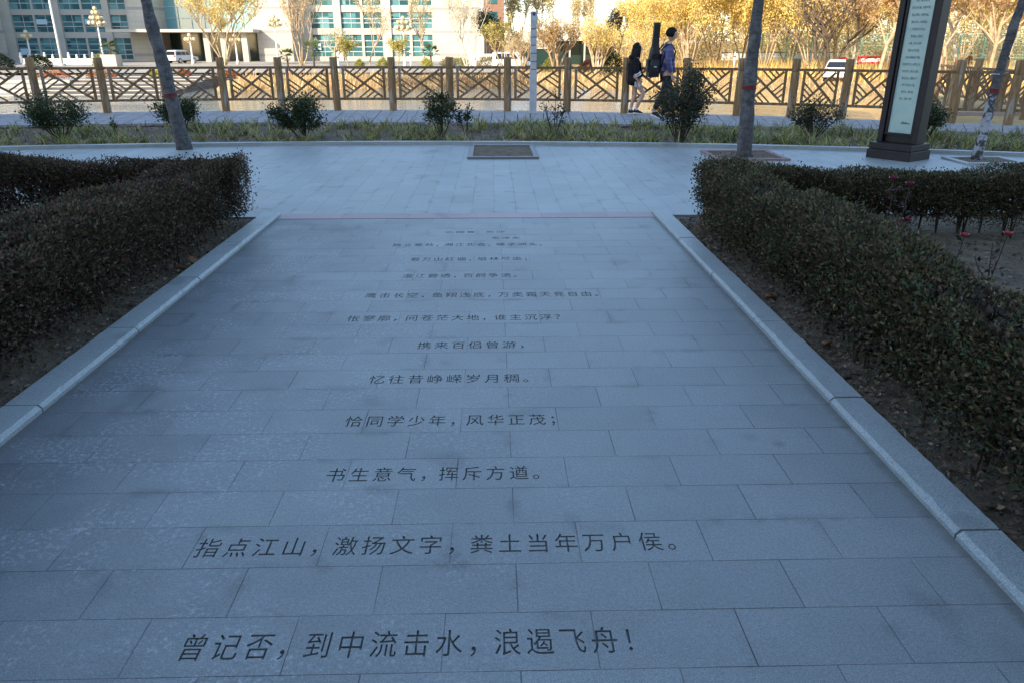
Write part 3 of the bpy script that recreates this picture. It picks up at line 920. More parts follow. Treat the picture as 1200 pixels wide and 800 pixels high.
# ================================================================== HEDGES
HCOL_R = [(.075, .092, .040), (.052, .066, .034), (.125, .098, .046), (.15, .095, .052), (.095, .058, .042), (.062, .084, .040), (.17, .14, .07)]
HCOL_L = [(.095, .062, .042), (.062, .062, .034), (.14, .088, .052), (.12, .066, .048), (.075, .050, .040), (.062, .076, .036), (.16, .12, .07)]
TWIG = [(.075, .055, .042), (.055, .042, .034)]
def hedge(name, label, p0, p1, width, height, seed, cols, nleaf, lsize, endout=0.07, gap_low=.0):
    """clipped hedge between two ground points (centre line)"""
    rng = np.random.default_rng(seed)
    p0 = np.array(p0, float); p1 = np.array(p1, float)
    L = np.linalg.norm(p1 - p0); d = (p1 - p0) / L; s = np.array([-d[1], d[0]])
    rt = tag(empty(name, (*p0, 0)), label, 'hedge')
    # leaves live mostly in an uneven shell just under the clipped faces
    n = nleaf
    u = rng.uniform(0, L, n)
    face = rng.choice(4, n, p=[.36, .25, .25, .14])
    q = rng.uniform(-1, 1, n); v = rng.uniform(0, 1, n)
    depth = np.abs(rng.normal(0, .055, n)) ** 1.0
    hh = height + .035 * np.sin(u * 2.1 + seed) + .022 * np.sin(u * 5.3 + q * 2) + .018 * np.sin(u * 11.7 + q * 5 + seed)
    hw = width / 2 + .03 * np.sin(u * 1.7 + seed * 2 + v * 3) + .02 * np.sin(u * 6.1 + v * 7)
    lat = np.empty(n); z = np.empty(n)
    top = face == 0
    lat[top] = (q * hw)[top]; z[top] = (hh - depth)[top]
    for k, sg in ((1, 1), (2, -1)):
        f = face == k
        lat[f] = (sg * (hw - depth * (1 + .5 * (1 - v))))[f]; z[f] = (.04 + v ** .72 * (hh - .04))[f]
    f = face == 3
    lat[f] = (q * hw * .9)[f]; z[f] = (.06 + v * (hh - .08))[f]
    # rounded top shoulders
    e = np.clip((np.abs(lat) / np.maximum(hw, .01) - .72) / .28, 0, 1); z = z - np.where(z > hh * .75, e * e * .07, 0)
    # sprays that stick out of the trimmed outline
    sp = rng.random(n) < .035
    z = np.where(sp & top, z + rng.exponential(.014, n), z)
    ends = rng.random(n) < .02
    u = np.where(ends, np.where(rng.random(n) < .5, -rng.exponential(endout * .3, n), L + rng.exponential(endout * .3, n)), u)
    if gap_low:
        keep = ~((z < height * .62) & (z > .05) & (rng.random(n) < gap_low * (.5 + .5 * np.sin(u * 4.3 + z * 9))))
        u, lat, z = u[keep], lat[keep], z[keep]; n = len(u)
    # thinner towards the ground
    keep = rng.random(n) < np.clip(.35 + z / height * 1.2, 0, 1)
    # clumps: drop leaves where a clump field is low
    cl = np.sin(u * 9 + lat * 7 + seed) + np.sin(z * 13 + u * 5) + np.sin(lat * 17 - z * 9 + 2)
    keep &= rng.random(n) < np.clip(.85 + cl * .22, .15, 1)
    u, lat, z = u[keep], lat[keep], z[keep]; n = len(u)
    P = np.empty((n, 3)); P[:, :2] = d[None] * u[:, None] + s[None] * lat[:, None]; P[:, 2] = z
    outw = np.empty((n, 3)); outw[:, :2] = s[None] * (lat / (width / 2))[:, None]; outw[:, 2] = z / height * .9
    ax = outw * .9 + rng.normal(size=(n, 3)) * .75 + np.array([0, 0, .25])
    Ls = rng.uniform(.7, 1.3, n) * lsize
    V = leaf_quads(rng, P, ax, Ls, Ls * .52)
    wts = None
    C = palette(rng, n, cols, .28)
    C[z > height * .9] *= 1.0
    o = link('foliage', quads_mesh('foliage', V, C), M['leaf'], rt)
    # stems
    st = MB(); rr = random.Random(seed)
    ns = int(L / .085)
    for i in range(ns):
        uu = rr.uniform(0.03, L - .03); ll = rr.uniform(-.35, .35) * width
        base = Vector((d[0] * uu + s[0] * ll, d[1] * uu + s[1] * ll, -.03))
        for k in range(3):
            a = rr.uniform(0, 6.28); e = Vector((math.cos(a), math.sin(a), 0)) * rr.uniform(.05, .2) * width
            st.tube([base, base + e * .4 + Vector((0, 0, height * .45)), base + e + Vector((0, 0, height * rr.uniform(.75, .97)))], [.007, .005, .002], 4, cap=False)
    st.build('stems', M['stem'], rt)
    # twiggy inner mass that stops light passing straight through
    m2 = int(nleaf * .22)
    u = rng.uniform(.02, L - .02, m2); P = np.empty((m2, 3)); lt = rng.uniform(-.36, .36, m2) * width
    P[:, :2] = d[None] * u[:, None] + s[None] * lt[:, None]; P[:, 2] = rng.uniform(.12, .93, m2) * height
    if gap_low: P[:, 2] = height * (.28 + .66 * rng.random(m2))
    V = leaf_quads(rng, P, rng.normal(size=(m2, 3)) + np.array([0, 0, .6]), lsize * 1.5, lsize * .8)
    link('inner_twigs', quads_mesh('inner_twigs', V, palette(rng, m2, TWIG, .3)), M['leaf'], rt)
    return rt
hedge('clipped_hedge', 'dark green clipped hedge along the right kerb of the engraved walk', (1.97, -.4), (1.97, 6.55), .43, .585, 11, HCOL_R, 260000, .0225)
hedge('clipped_hedge', 'reddish brown clipped hedge along the left kerb of the engraved walk', (-2.50, .3), (-2.52, 6.55), .50, .585, 12, HCOL_L, 235000, .0225)
hedge('clipped_hedge', 'low hedge across the back of the left planting bed beside the paved square', (-8.0, 6.45), (-2.22, 6.80), .42, .58, 13, HCOL_L, 190000, .021)
hedge('clipped_hedge', 'long low hedge across the right planting bed in front of the sign board', (1.86, 6.52), (8.0, 5.95), .42, .52, 14, HCOL_R, 190000, .021, gap_low=.28)

# ================================================================== SHRUBS ON THE BED
def shrub(label, x, y, w, h, seed, nleaf, sparse=0.0, cols=None, lsize=.042, low=.3, name='shrub', cat='shrub', stems=9, zb=-.06):
    rng = np.random.default_rng(seed); rr = random.Random(seed)
    cols = cols or [(.042, .070, .030), (.030, .052, .024), (.060, .088, .040), (.085, .098, .048)]
    rt = tag(empty(name, (x, y, zb)), label, cat)
    st = MB(); tips = []
    for i in range(stems):
        a = rr.uniform(0, 6.283); q = math.sqrt(rr.random())
        tip = Vector((math.cos(a) * q * w / 2, math.sin(a) * q * w / 2 * .8, h * (1 - .35 * q * q) * rr.uniform(.82, 1.0)))
        b0 = Vector((tip.x * .14, tip.y * .14, 0)); mid = Vector((tip.x * .5, tip.y * .5, tip.z * .45))
        st.tube([b0, mid, tip], [.011, .008, .003], 5)
        tips.append((b0, mid, tip))
        for k in range(5):
            t_ = rr.uniform(.35, .95); p = mid.lerp(tip, (t_ - .35) / .6) if t_ > .35 else mid
            e = p + Vector((rr.uniform(-1, 1) * w * .2, rr.uniform(-1, 1) * w * .16, rr.uniform(.02, .22) * h))
            st.tube([p, (p + e) / 2 + Vector((0, 0, .02)), e], [.005, .004, .002], 4)
            tips.append((p, (p + e) / 2, e))
    st.build('stems', M['stem'], rt)
    P = []
    per = int(nleaf * 1.35) // len(tips)
    for b0, m_, t_ in tips:
        f = rng.uniform(.25, 1.05, per)[:, None]
        b_, mm, tt = np.array(b0), np.array(m_), np.array(t_)
        pt = np.where(f < .5, b_ + (mm - b_) * f * 2, mm + (tt - mm) * (f - .5) * 2)
        P.append(pt + rng.normal(size=(per, 3)) * np.array([.055, .055, .05]) * (w / .8))
    P = np.concatenate(P)
    P = P[P[:, 2] > h * low]
    if sparse: P = P[rng.random(len(P)) > sparse]
    n = len(P)
    ax = P - np.array([0, 0, h * .4]); ax = ax / (np.linalg.norm(ax, axis=1)[:, None] + 1e-6) + rng.normal(size=(n, 3)) * .8 + np.array([0, 0, .3])
    Ls = rng.uniform(.7, 1.25, n) * lsize
    link('foliage', quads_mesh('foliage', leaf_quads(rng, P, ax, Ls, Ls * .55), palette(rng, n, cols, .25)), M['leaf'], rt)
    return rt
shrub('dense dark green shrub at the left end of the planting bed', -7.40, 13.6, 1.0, .72, 21, 3600, stems=12)
shrub('rounded dark shrub half hidden behind the left leaning trunk', -5.78, 14.8, .82, .62, 22, 2800, stems=12)
shrub('compact rounded dark green shrub left of the middle of the bed', -3.20, 13.4, .88, .76, 23, 4200, stems=16)
s4 = shrub('dark open shrub with a lower side shoot in front of the middle fence post', -.92, 14.1, .60, .76, 24, 2000, stems=8)
shrub('small low dark shoot right of the open shrub', -.48, 14.15, .34, .48, 34, 300, stems=5)
shrub('sparse upright shrub in two thin clumps near the metal lamp post', 1.08, 13.85, .46, .78, 25, 230, stems=6, cols=[(.05, .07, .04), (.035, .05, .03)])
shrub('tall bushy grey green shrub in front of the walking man', 3.12, 13.0, .92, 1.14, 26, 6200, stems=20, low=.22, cols=[(.058, .072, .042), (.044, .058, .036), (.085, .092, .055), (.11, .095, .062)])
shrub('thin leaved airy shrub left of the sign board', 5.62, 13.6, .88, .66, 27, 1900, stems=14, cols=[(.055, .072, .04), (.04, .055, .03), (.08, .085, .05)])
shrub('dark green low shrub right of the sign board', 7.45, 13.3, .72, .60, 28, 2200, stems=10)
shrub('dark shrub at the right edge of the planting bed', 9.55, 13.2, .6, .6, 29, 1400, stems=8)
shrub('tiny dark sprout between the two left shrubs', -6.6, 13.9, .18, .36, 30, 22, stems=2, lsize=.06)

# ---- rose bushes in the right bed
def rose(label, x, y, h, seed, flowers, leafy=80, cols=None, mt='rose'):
    rr = random.Random(seed); rng = np.random.default_rng(seed)
    rt = tag(empty('rose_bush', (x, y, -.02)), label, 'rose bush')
    st = MB(); tips = []
    for i in range(max(3, len(flowers) + 1)):
        if i < len(flowers): tip = Vector(flowers[i])
        else: tip = Vector((rr.uniform(-.12, .12), rr.uniform(-.1, .1), h * rr.uniform(.4, .8)))
        st.tube([(tip.x * .1, tip.y * .1, 0), (tip.x * .7, tip.y * .6, tip.z * .5), tuple(tip)], [.006, .004, .003], 5); tips.append(tip)
    st.build('stems', M['stem'], rt)
    for i, f in enumerate(flowers):
        b = MB(); c = Vector(f)
        for ring, (n, r_, tilt) in enumerate(((5, .030, .55), (5, .022, .95), (3, .013, 1.3))):
            for k in range(n):
                a = 6.283 * k / n + ring * .6
                o_ = Vector((math.cos(a), math.sin(a), 0)); s_ = Vector((-math.sin(a), math.cos(a), 0))
                tip = c + o_ * (r_ * math.cos(tilt) * 1.2) + Vector((0, 0, r_ * math.sin(tilt) * 1.3))
                md = c + o_ * r_ * .7 + Vector((0, 0, r_ * .3))
                b.poly([c + Vector((0, 0, -.006)), md + s_ * r_ * .6, tip + s_ * r_ * .25, tip - s_ * r_ * .25, md - s_ * r_ * .6])
        b.build('flower', M[mt], rt)
    P = []
    for t_ in tips:
        f = rng.uniform(.15, .95, leafy // len(tips))[:, None]; P.append(np.array(t_)[None] * np.array([.8, .8, 1]) * f + rng.normal(size=(len(f), 3)) * .028)
    P = np.concatenate(P); n = len(P)
    cols = cols or [(.05, .03, .035), (.04, .045, .03), (.07, .035, .04)]
    Ls = rng.uniform(.03, .055, n)
    link('foliage', quads_mesh('foliage', leaf_quads(rng, P, rng.normal(size=(n, 3)) + np.array([0, 0, .3]), Ls, Ls * .6), palette(rng, n, cols, .2)), M['leaf'], rt)
rose('rose bush with two dull magenta blooms close behind the right hedge', 2.85, 5.3, .6, 41, [(.03, .15, .62), (.13, .1, .59)], 90, mt='rose_dark')
rose('low rose plant with a single salmon pink bloom on bare soil', 3.12, 4.95, .34, 42, [(.02, -.05, .335)], 24)
rose('low rose plant with a bright red pink bloom near the right edge', 3.43, 4.98, .36, 43, [(0, -.08, .345)], 20)
rose('purple leaved rose plant with a dark bloom close to the right hedge', 2.50, 4.15, .36, 44, [(-.03, -.04, .345)], 70, cols=[(.06, .028, .045), (.045, .025, .035)], mt='rose_dark')
rose('leafy purple rose plant without blooms in the middle of the right bed', 2.95, 4.1, .30, 45, [], 110, cols=[(.075, .055, .075), (.05, .04, .055)])
rose('leafy rose plant with one magenta bloom in front of the back hedge', 2.72, 4.95, .42, 46, [(.04, .0, .43)], 60, mt='rose_dark')

# ================================================================== GROUND COVER
def blades(name, pts, L0, L1, W, cols, seed, label=None, lean=.8, seg=3, arch=.5):
    rng = np.random.default_rng(seed); n = len(pts)
    P = np.array(pts, float); a = rng.uniform(0, 2 * np.pi, n)
    L = rng.uniform(L0, L1, n); ln = rng.uniform(.15, lean, n)
    d = np.stack([np.cos(a) * ln, np.sin(a) * ln, np.ones(n)], 1); d /= np.linalg.norm(d, axis=1)[:, None]
    sd_ = np.stack([-np.sin(a), np.cos(a), np.zeros(n)], 1)
    Q = []; C = palette(rng, n, cols, .22); CC = []
    prev = P.copy(); wprev = np.full(n, W)
    for k in range(seg):
        dk = d + np.stack([np.cos(a), np.sin(a), -.8 * np.ones(n)], 1) * (arch * k / seg)[..., None] if False else d + np.stack([np.cos(a), np.sin(a), -.8 * np.ones(n)], 1) * (arch * k / seg)
        dk /= np.linalg.norm(dk, axis=1)[:, None]
        nx_ = prev + dk * (L / seg)[:, None]
        w1 = W * (1 - (k + 1) / seg * .92)
        V = np.stack([prev - sd_ * wprev[:, None] / 2, prev + sd_ * wprev[:, None] / 2, nx_ + sd_ * w1 / 2, nx_ - sd_ * w1 / 2], 1)
        Q.append(V); CC.append(C); prev = nx_; wprev = np.full(n, w1)
    o = link(name, quads_mesh(name, np.concatenate(Q), np.concatenate(CC)), M['blade'])
    tag(o, label, None, None, 'stuff')
    return o
rng = np.random.default_rng(77)
pts = []
for i in range(1700):
    x = rng.uniform(-12, 10.5); lo, hi = kerb_arc(np.clip(x, -10, 9.5)) + .18, deck_arc(np.clip(x, -14, 11.5)) - .05
    y = rng.uniform(lo, hi)
    dens = .55 if x < .3 else 1.0
    if rng.random() > dens * (.6 + .4 * math.sin(x * 2.3 + y * 1.7)): continue
    for k in range(22):
        pts.append((x + rng.normal() * .035, y + rng.normal() * .035, -.07))
GC = [(.28, .285, .06), (.18, .21, .05), (.40, .37, .10), (.36, .32, .14), (.40, .33, .19), (.08, .11, .035)]
tag(blades('ground_cover', pts, .18, .40, .019, GC, 78, 'strappy green and straw coloured ground cover in the planting bed', lean=1.3, arch=1.0), None, 'ground cover')
pts = []
for i in range(5200):
    x = rng.uniform(-12, 10.5); y = rng.uniform(kerb_arc(np.clip(x, -10, 9.5)) + .16, deck_arc(np.clip(x, -14, 11.5)) + .0)
    pts.append((x, y, -.055 + rng.uniform(0, .02)))
o = blades('dry_grass', pts, .06, .2, .018, [(.28, .23, .15), (.34, .28, .19), (.17, .14, .09), (.12, .13, .05)], 79, 'dead straw and leaf litter in the planting bed', lean=3.0, seg=2, arch=.8)
o['category'] = 'ground cover'
pts = []
for i in range(2300):
    x = rng.uniform(1.67, 1.84); y = rng.uniform(1.2, 7.0)
    if math.sin(y * 3.1) + math.sin(y * 7.7 + 1) + rng.normal() * .5 < .1: continue
    pts.append((x, y, -.012))
for i in range(900):
    pts.append((rng.uniform(-2.27, -2.18), rng.uniform(2.4, 7.0), -.012))
for i in range(900):
    pts.append((rng.uniform(2.3, 5.2), rng.uniform(3.2, 6.2), -.012))
o = blades('dry_grass', pts, .015, .06, .003, [(.22, .18, .13), (.28, .24, .17), (.13, .11, .08), (.08, .095, .04)], 80, 'short dry grass on the soil strips beside the hedges', lean=3.0, seg=2, arch=.9)
o['category'] = 'dry grass'
# crumbs of dry leaf and small clods on the soil
rng = np.random.default_rng(91)
LP = np.concatenate([np.stack([rng.uniform(1.67, 1.95, 1500), rng.uniform(1.0, 7.0, 1500), np.full(1500, .002)], 1), np.stack([rng.uniform(2.2, 6.5, 3500), rng.uniform(2.5, 6.3, 3500), np.full(3500, .002)], 1),
                     np.stack([rng.uniform(-2.5, -2.18, 900), rng.uniform(2.0, 7.0, 900), np.full(900, .002)], 1), np.stack([rng.uniform(-7, -2.7, 1500), rng.uniform(3, 6.4, 1500), np.full(1500, .002)], 1)])
nl = len(LP); ax = rng.normal(size=(nl, 3)); ax[:, 2] *= .25
o = link('leaf_litter', quads_mesh('leaf_litter', leaf_quads(rng, LP, ax, rng.uniform(.012, .04, nl), rng.uniform(.008, .02, nl), .3), palette(rng, nl, [(.26, .17, .10), (.34, .25, .16), (.18, .12, .075), (.12, .10, .07), (.30, .27, .20)], .25)), M['blade'])
tag(o, 'crumbled dry leaves and grit scattered over the soil beside the hedges', 'leaf litter', None, 'stuff')
cm = MB(); rr = random.Random(17)
for i in range(900):
    if rr.random() < .45: x, y = rr.uniform(1.67, 1.9), rr.uniform(1.2, 7.0)
    elif rr.random() < .7: x, y = rr.uniform(2.2, 5.5), rr.uniform(2.8, 6.2)
    else: x, y = rr.uniform(-2.5, -2.18), rr.uniform(2.2, 7.0)
    r_ = rr.uniform(.005, .017)
    n0 = len(cm.v); cm.ball((x, y, -.006 + r_ * .3), r_, 6, sz=.7)
    cm.v[n0:] = [(q[0] + rr.uniform(-.3, .3) * r_, q[1] + rr.uniform(-.3, .3) * r_, q[2] + rr.uniform(-.2, .2) * r_) for q in cm.v[n0:]]
tag(cm.build('soil_clods', M['soil']), 'small clods of brown earth along the hedge feet', 'soil clods', None, 'stuff')
# fallen leaves
def fallen(label, x, y, s, rz, mt='dry_leaf'):
    b = MB(); n = 7; V = []
    for j in range(n):
        t_ = j / (n - 1); w = math.sin(t_ * math.pi) ** .8 * s * .38
        for k in (-1, 0, 1):
            V.append((k * w, (t_ - .5) * s, .012 + abs(k) * .18 * s + .05 * s * math.sin(t_ * 5 + k)))
    b.v = V
    for j in range(n - 1):
        for k in range(2):
            a = j * 3 + k; b.f.append((a, a + 1, a + 4, a + 3)); b.m.append(0)
    o = b.build('fallen_leaf', M[mt], smooth=True)
    o.location = (x, y, -.005); o.rotation_euler = (.5, .2, rz)
    md = o.modifiers.new('thick', 'SOLIDIFY'); md.thickness = .001
    tag(o, label, 'leaf')
fallen('large curled brown leaf at the far foot of the right hedge', 1.80, 6.45, .13, .6)
fallen('small brown leaf on the soil halfway along the right hedge', 1.75, 4.55, .09, 1.9)
fallen('brown leaf pushed against the foot of the right hedge nearer the camera', 1.78, 3.75, .09, 2.6)
fallen('dry leaf at the foot of the left hedge near its far end', -2.26, 5.55, .11, .9)
fallen('second dry leaf lying just beside the one at the foot of the left hedge', -2.24, 5.3, .10, 2.2)

# ================================================================== LAMP POSTS OF THE BOARDWALK
def bollard_lamp(label, x, y, h):
    rt = tag(empty('lamp_post', (x, y, 0)), label, 'lamp post', 'pale metal lamp posts on the boardwalk')
    a = .075
    f = MB()
    f.prism([(-a * 1.05, -a * 1.05), (a * 1.05, -a * 1.05), (a * 1.05, a * 1.05), (-a * 1.05, a * 1.05)], 0, h * .44)
    f.build('lower_shaft', M['lamp_metal'], rt, bevel=.006)
    z = h * .44; k = 0
    while z < h - .24:
        z1 = min(z + .168, h - .21)
        f = MB(); f.box(-a * .9, a * .9, -a * .9, a * .9, z + .016, z1); f.build('shaft_segment', M['lamp_metal'], rt, bevel=.004)
        g = MB(); g.box(-a * .82, a * .82, -a * .82, a * .82, z, z + .016); g.build('dark_joint', M['dark_metal'], rt)
        z = z1
    f = MB(); f.box(-a * .98, a * .98, -a * .98, a * .98, z, h - .012); f.box(-a * 1.06, a * 1.06, -a * 1.06, a * 1.06, h - .012, h)
    hd = f.build('head', M['lamp_metal'], rt, bevel=.004)
    g = MB(); g.ball((0, -a * .96, h - .05), .035, 12, sz=1); g.build('lens', M['dark_metal'], hd, smooth=True)
bollard_lamp('pale grey square metal lamp post with dark joints in front of the fence', .925, 18.15, 2.15)
bollard_lamp('grey metal lamp post standing at the left edge of the photo before the fence', -11.1, 17.0, 2.15)

# ================================================================== SIGN BOARD
sg = tag(empty('sign_board', (5.70, 10.79, 0), R(-55)), 'tall dark brown sign board with a pale green printed panel on a stepped base', 'sign board')
b = MB(); b.box(-.315, .315, -.275, .275, -.05, .125); b.build('base', M['board_dark'], sg, bevel=.008)
b = MB(); b.box(-.30, .30, -.26, .26, .127, .215); b.build('base_step', M['board_dark'], sg, bevel=.008)
HT = 2.75
fw, dp = .285, .11
b = MB(); b.box(-fw, -fw + .078, -dp, dp, .217, HT); b.build('side_post', M['board_dark'], sg, bevel=.005)
b = MB(); b.box(fw - .078, fw, -dp, dp, .217, HT); b.build('side_post', M['board_dark'], sg, bevel=.005)
b = MB(); b.box(-fw - .05, fw + .05, -dp - .04, dp + .04, HT + .002, HT + .12); b.build('top_cap', M['board_dark'], sg, bevel=.01)
b = MB(); b.box(-fw + .080, fw - .080, -.045, .085, .219, HT - .002); b.build('back_board', M['board_dark'], sg)
px0, px1, pz0, pz1 = -.170, .170, .345, HT - .14
b = MB()
fr_ = .026
b.box(px0 - fr_, px0, -.088, -.047, pz0 - fr_, pz1 + fr_); b.box(px1, px1 + fr_, -.088, -.047, pz0 - fr_, pz1 + fr_)
b.box(px0, px1, -.087, -.047, pz0 - fr_, pz0); b.box(px0, px1, -.087, -.047, pz1, pz1 + fr_)
b.build('panel_frame', M['board_dark'], sg)
b = MB(); b.box(px0 + .002, px1 - .002, -.062, -.047, pz0 + .002, pz1 - .002)
panel = b.build('panel', M['panel'], sg)
def text_mesh(name, polys_list, mtl, parent, loc, rot=(R(90), 0, 0), thick=.0015):
    cu = bpy.data.curves.new(name, 'CURVE'); cu.dimensions = '2D'; cu.fill_mode = 'BOTH'; cu.extrude = thick
    for pl in polys_list:
        s = cu.splines.new('POLY'); s.points.add(len(pl) - 1); s.use_cyclic_u = True
        for q, (a_, c_) in zip(s.points, pl): q.co = (a_, c_, 0, 1)
    o = bpy.data.objects.new(name, cu); col.objects.link(o); bpy.context.view_layer.update()
    me = bpy.data.meshes.new_from_object(o.evaluated_get(bpy.context.evaluated_depsgraph_get()))
    bpy.data.objects.remove(o); bpy.data.curves.remove(cu)
    r_ = link(name, me, mtl, parent); r_.location = loc; r_.rotation_euler = rot
    return r_
zt = 2.30
for i, (r_, text, x0, x1) in enumerate(POEM):
    wd = min(.235, .0150 * len(text) + .03); hg = .034
    if i == 0: wd = .16
    for half in ((text,) if len(text) < 13 else (text[:len(text) // 2], text[len(text) // 2:])):
        wd = .0225 * len(half) + .01
        text_mesh('lettering', line_polys(half, -wd / 2, wd / 2, 0, hg, .85), M['ink'], panel, (0.0, -.0635, zt))
        zt -= .088
b = MB(); n = len(b.v)
prof = [(-.015, .0), (.02, .035), (.04, .022), (.065, .028), (.10, .012), (.125, .016), (.125, .0)]
b.prism([(p_, q_) for p_, q_ in prof], 0, .002)
o = b.build('printed_hills', M['ink_hill'], panel); o.location = (0, -.0622, .47); o.rotation_euler = (R(90), 0, 0)

# ================================================================== PEOPLE
def skin_mesh(nodes, edges, root=0, sub=2):
    """nodes: list of (x,y,z, rx, ry)"""
    me = bpy.data.meshes.new('s'); me.from_pydata([n[:3] for n in nodes], edges, [])
    o = bpy.data.objects.new('s', me); col.objects.link(o)
    md = o.modifiers.new('skin', 'SKIN'); md.use_smooth_shade = True
    sv = me.skin_vertices[0].data
    for i, n in enumerate(nodes):
        sv[i].radius = (n[3], n[4] if len(n) > 4 else n[3]); sv[i].use_root = (i == root)
    sm = o.modifiers.new('sub', 'SUBSURF'); sm.levels = sub; sm.render_levels = sub
    bpy.context.view_layer.update()
    out = bpy.data.meshes.new_from_object(o.evaluated_get(bpy.context.evaluated_depsgraph_get()))
    bpy.data.objects.remove(o); bpy.data.meshes.remove(me)
    return out
def chain(*names):
    return [(names[i], names[i + 1]) for i in range(len(names) - 1)]
def skin_named(J, chains, root, sub=2):
    idx = {k: i for i, k in enumerate(J)}
    E = []
    for c in chains:
        for a, b_ in zip(c[:-1], c[1:]):
            e = (idx[a], idx[b_])
            if e not in E: E.append(e)
    return skin_mesh([J[k] for k in J], E, idx[root], sub)
def merge(name, meshes, mats, parent=None):
    bmx = bmesh.new()
    for me, mi, mtx in meshes:
        s0 = len(bmx.faces)
        t_ = me.copy(); t_.transform(mtx); bmx.from_mesh(t_); bpy.data.meshes.remove(t_)
        bmx.faces.ensure_lookup_table()
        for f in bmx.faces[s0:]: f.material_index = mi; f.smooth = True
    out = bpy.data.meshes.new(name); bmx.to_mesh(out); bmx.free()
    return link(name, out, mats, parent, smooth=True)
I4 = Matrix.Identity(4)
def head_mesh(r):
    """head centred at the origin facing +X: skull, jaw, nose, ears, eye sockets, lips"""
    bmx = bmesh.new(); bmesh.ops.create_uvsphere(bmx, u_segments=28, v_segments=20, radius=1.0)
    for v in bmx.verts:
        x, y, z = v.co
        k = .80 + .04 * (z > 0)
        X, Y, Z = x * .90, y * .74, z * 1.12
        if z < -.1:                                   # jaw narrows and comes forward
            q = min(1, (-z - .1) / .9); Y *= 1 - .28 * q; X = X * (1 - .22 * q) + .10 * q
        if x > .3:
            X -= .06 * (x - .3)
            nose = math.exp(-((y / .16) ** 2) - (((z + .12) / .24) ** 2)); X += .20 * nose * (1.0 - max(0, z))
            for s in (-1, 1): X -= .07 * math.exp(-(((y - s * .34) / .17) ** 2) - (((z - .06) / .11) ** 2))
            X += .05 * math.exp(-((y / .28) ** 2) - (((z + .52) / .07) ** 2))
            X += .05 * math.exp(-((y / .2) ** 2) - (((z + .85) / .14) ** 2))
        v.co = Vector((X, Y, Z)) * r
    for s in (-1, 1):
        bm2 = bmesh.ops.create_uvsphere(bmx, u_segments=10, v_segments=8, radius=1.0)
        for v in bm2['verts']: v.co = Vector((v.co.x * .15 - .06, v.co.y * .05 + s * .74, v.co.z * .22 - .04)) * r
    me = bpy.data.meshes.new('h'); bmx.to_mesh(me); bmx.free(); return me
def face_bits(rt, c, r, yaw=0.0):
    e = MB()
    for s in (-1, 1): e.ball((r * .80, s * r * .30, r * .07), r * .075, 8, sz=.6)
    o = e.build('eyes', M['eye'], rt, smooth=True); o.location = c; o.rotation_euler = (0, 0, yaw)
    l = MB(); l.lathe([(r * .17, -.004), (r * .2, 0), (r * .17, .004)], (r * .80, 0, -r * .55), 10, sx=.35)
    o = l.build('lips', M['lip'], rt, smooth=True); o.location = c; o.rotation_euler = (0, 0, yaw)
def hand_meshes(wrist, d, side, scale=1.0):
    """slightly curled hand hanging along d; returns skin meshes (palm + thumb + four fingers)"""
    w = Vector(wrist); d = Vector(d).normalized(); f = Vector((1, 0, 0)); f = (f - d * f.dot(d)).normalized()   # across the palm
    inn = d.cross(f) * side
    S = scale; out = []
    nodes = [(*w, .021 * S, .026 * S), (*(w + d * .035 * S), .017 * S, .034 * S), (*(w + d * .085 * S), .014 * S, .038 * S)]
    out.append(skin_mesh(nodes, [(0, 1), (1, 2)], 0, 2))
    for i, (o_, L) in enumerate(((.030, .066), (.010, .075), (-.011, .070), (-.031, .055))):
        b0 = w + d * .070 * S + f * o_ * S; p1 = b0 + d * L * .5 * S + inn * .006 * S; p2 = p1 + (d * .32 + inn * .16) * L * 1.0 * S; p3 = p2 + (d * .16 + inn * .22) * L * S
        out.append(skin_mesh([(*b0, .0095 * S), (*p1, .0088 * S), (*p2, .008 * S), (*p3, .0065 * S)], [(0, 1), (1, 2), (2, 3)], 0, 1))
    t0 = w + d * .02 * S + f * .02 * S; t1 = t0 + (d * .03 + f * .032) * S; t2 = t1 + (d * .034 + f * .008 + inn * .012) * S
    out.append(skin_mesh([(*t0, .012 * S), (*t1, .0105 * S), (*t2, .008 * S)], [(0, 1), (1, 2)], 0, 1))
    return out
def shoe(parent, toe_dir, ankle, L=.25, dark='shoe_dark', pitch=0.0, name='shoe'):
    mb = MB()
    prof = [(-.30, .034), (-.24, .040), (-.05, .038), (.25, .045), (.45, .046), (.60, .036), (.68, .018)]
    sec = []
    def ring(x, w, z0, z1): return [(x, -w, z0), (x, w, z0), (x, w * .96, z1 * .6 + z0 * .4), (x, w * .6, z1), (x, -w * .6, z1), (x, -w * .96, z1 * .6 + z0 * .4)]
    def loft(rings, m):
        n0 = len(mb.v); k = 6
        for r_ in rings: mb.v += r_
        for i in range(len(rings) - 1):
            for j in range(k):
                mb.f.append((n0 + i * k + j, n0 + i * k + (j + 1) % k, n0 + (i + 1) * k + (j + 1) % k, n0 + (i + 1) * k + j)); mb.m.append(m)
        mb.f.append(tuple(n0 + j for j in range(k - 1, -1, -1))); mb.m.append(m)
        mb.f.append(tuple(n0 + (len(rings) - 1) * k + j for j in range(k))); mb.m.append(m)
    q = L
    loft([ring(x * q, w * q / .25 * 1.05, 0, .024) for x, w in prof], 1)
    hts = [.075, .10, .105, .075, .058, .048, .03]
    loft([ring(x * q * .97, w * q / .25 * .96, .0245, h_) for (x, w), h_ in zip(prof, hts)], 0)
    o = mb.build(name, [M[dark], M['shoe_white']], parent, smooth=False, bevel=.004)
    o.location = (ankle[0], ankle[1], ankle[2]); o.rotation_euler = (0, pitch, toe_dir)
    return o

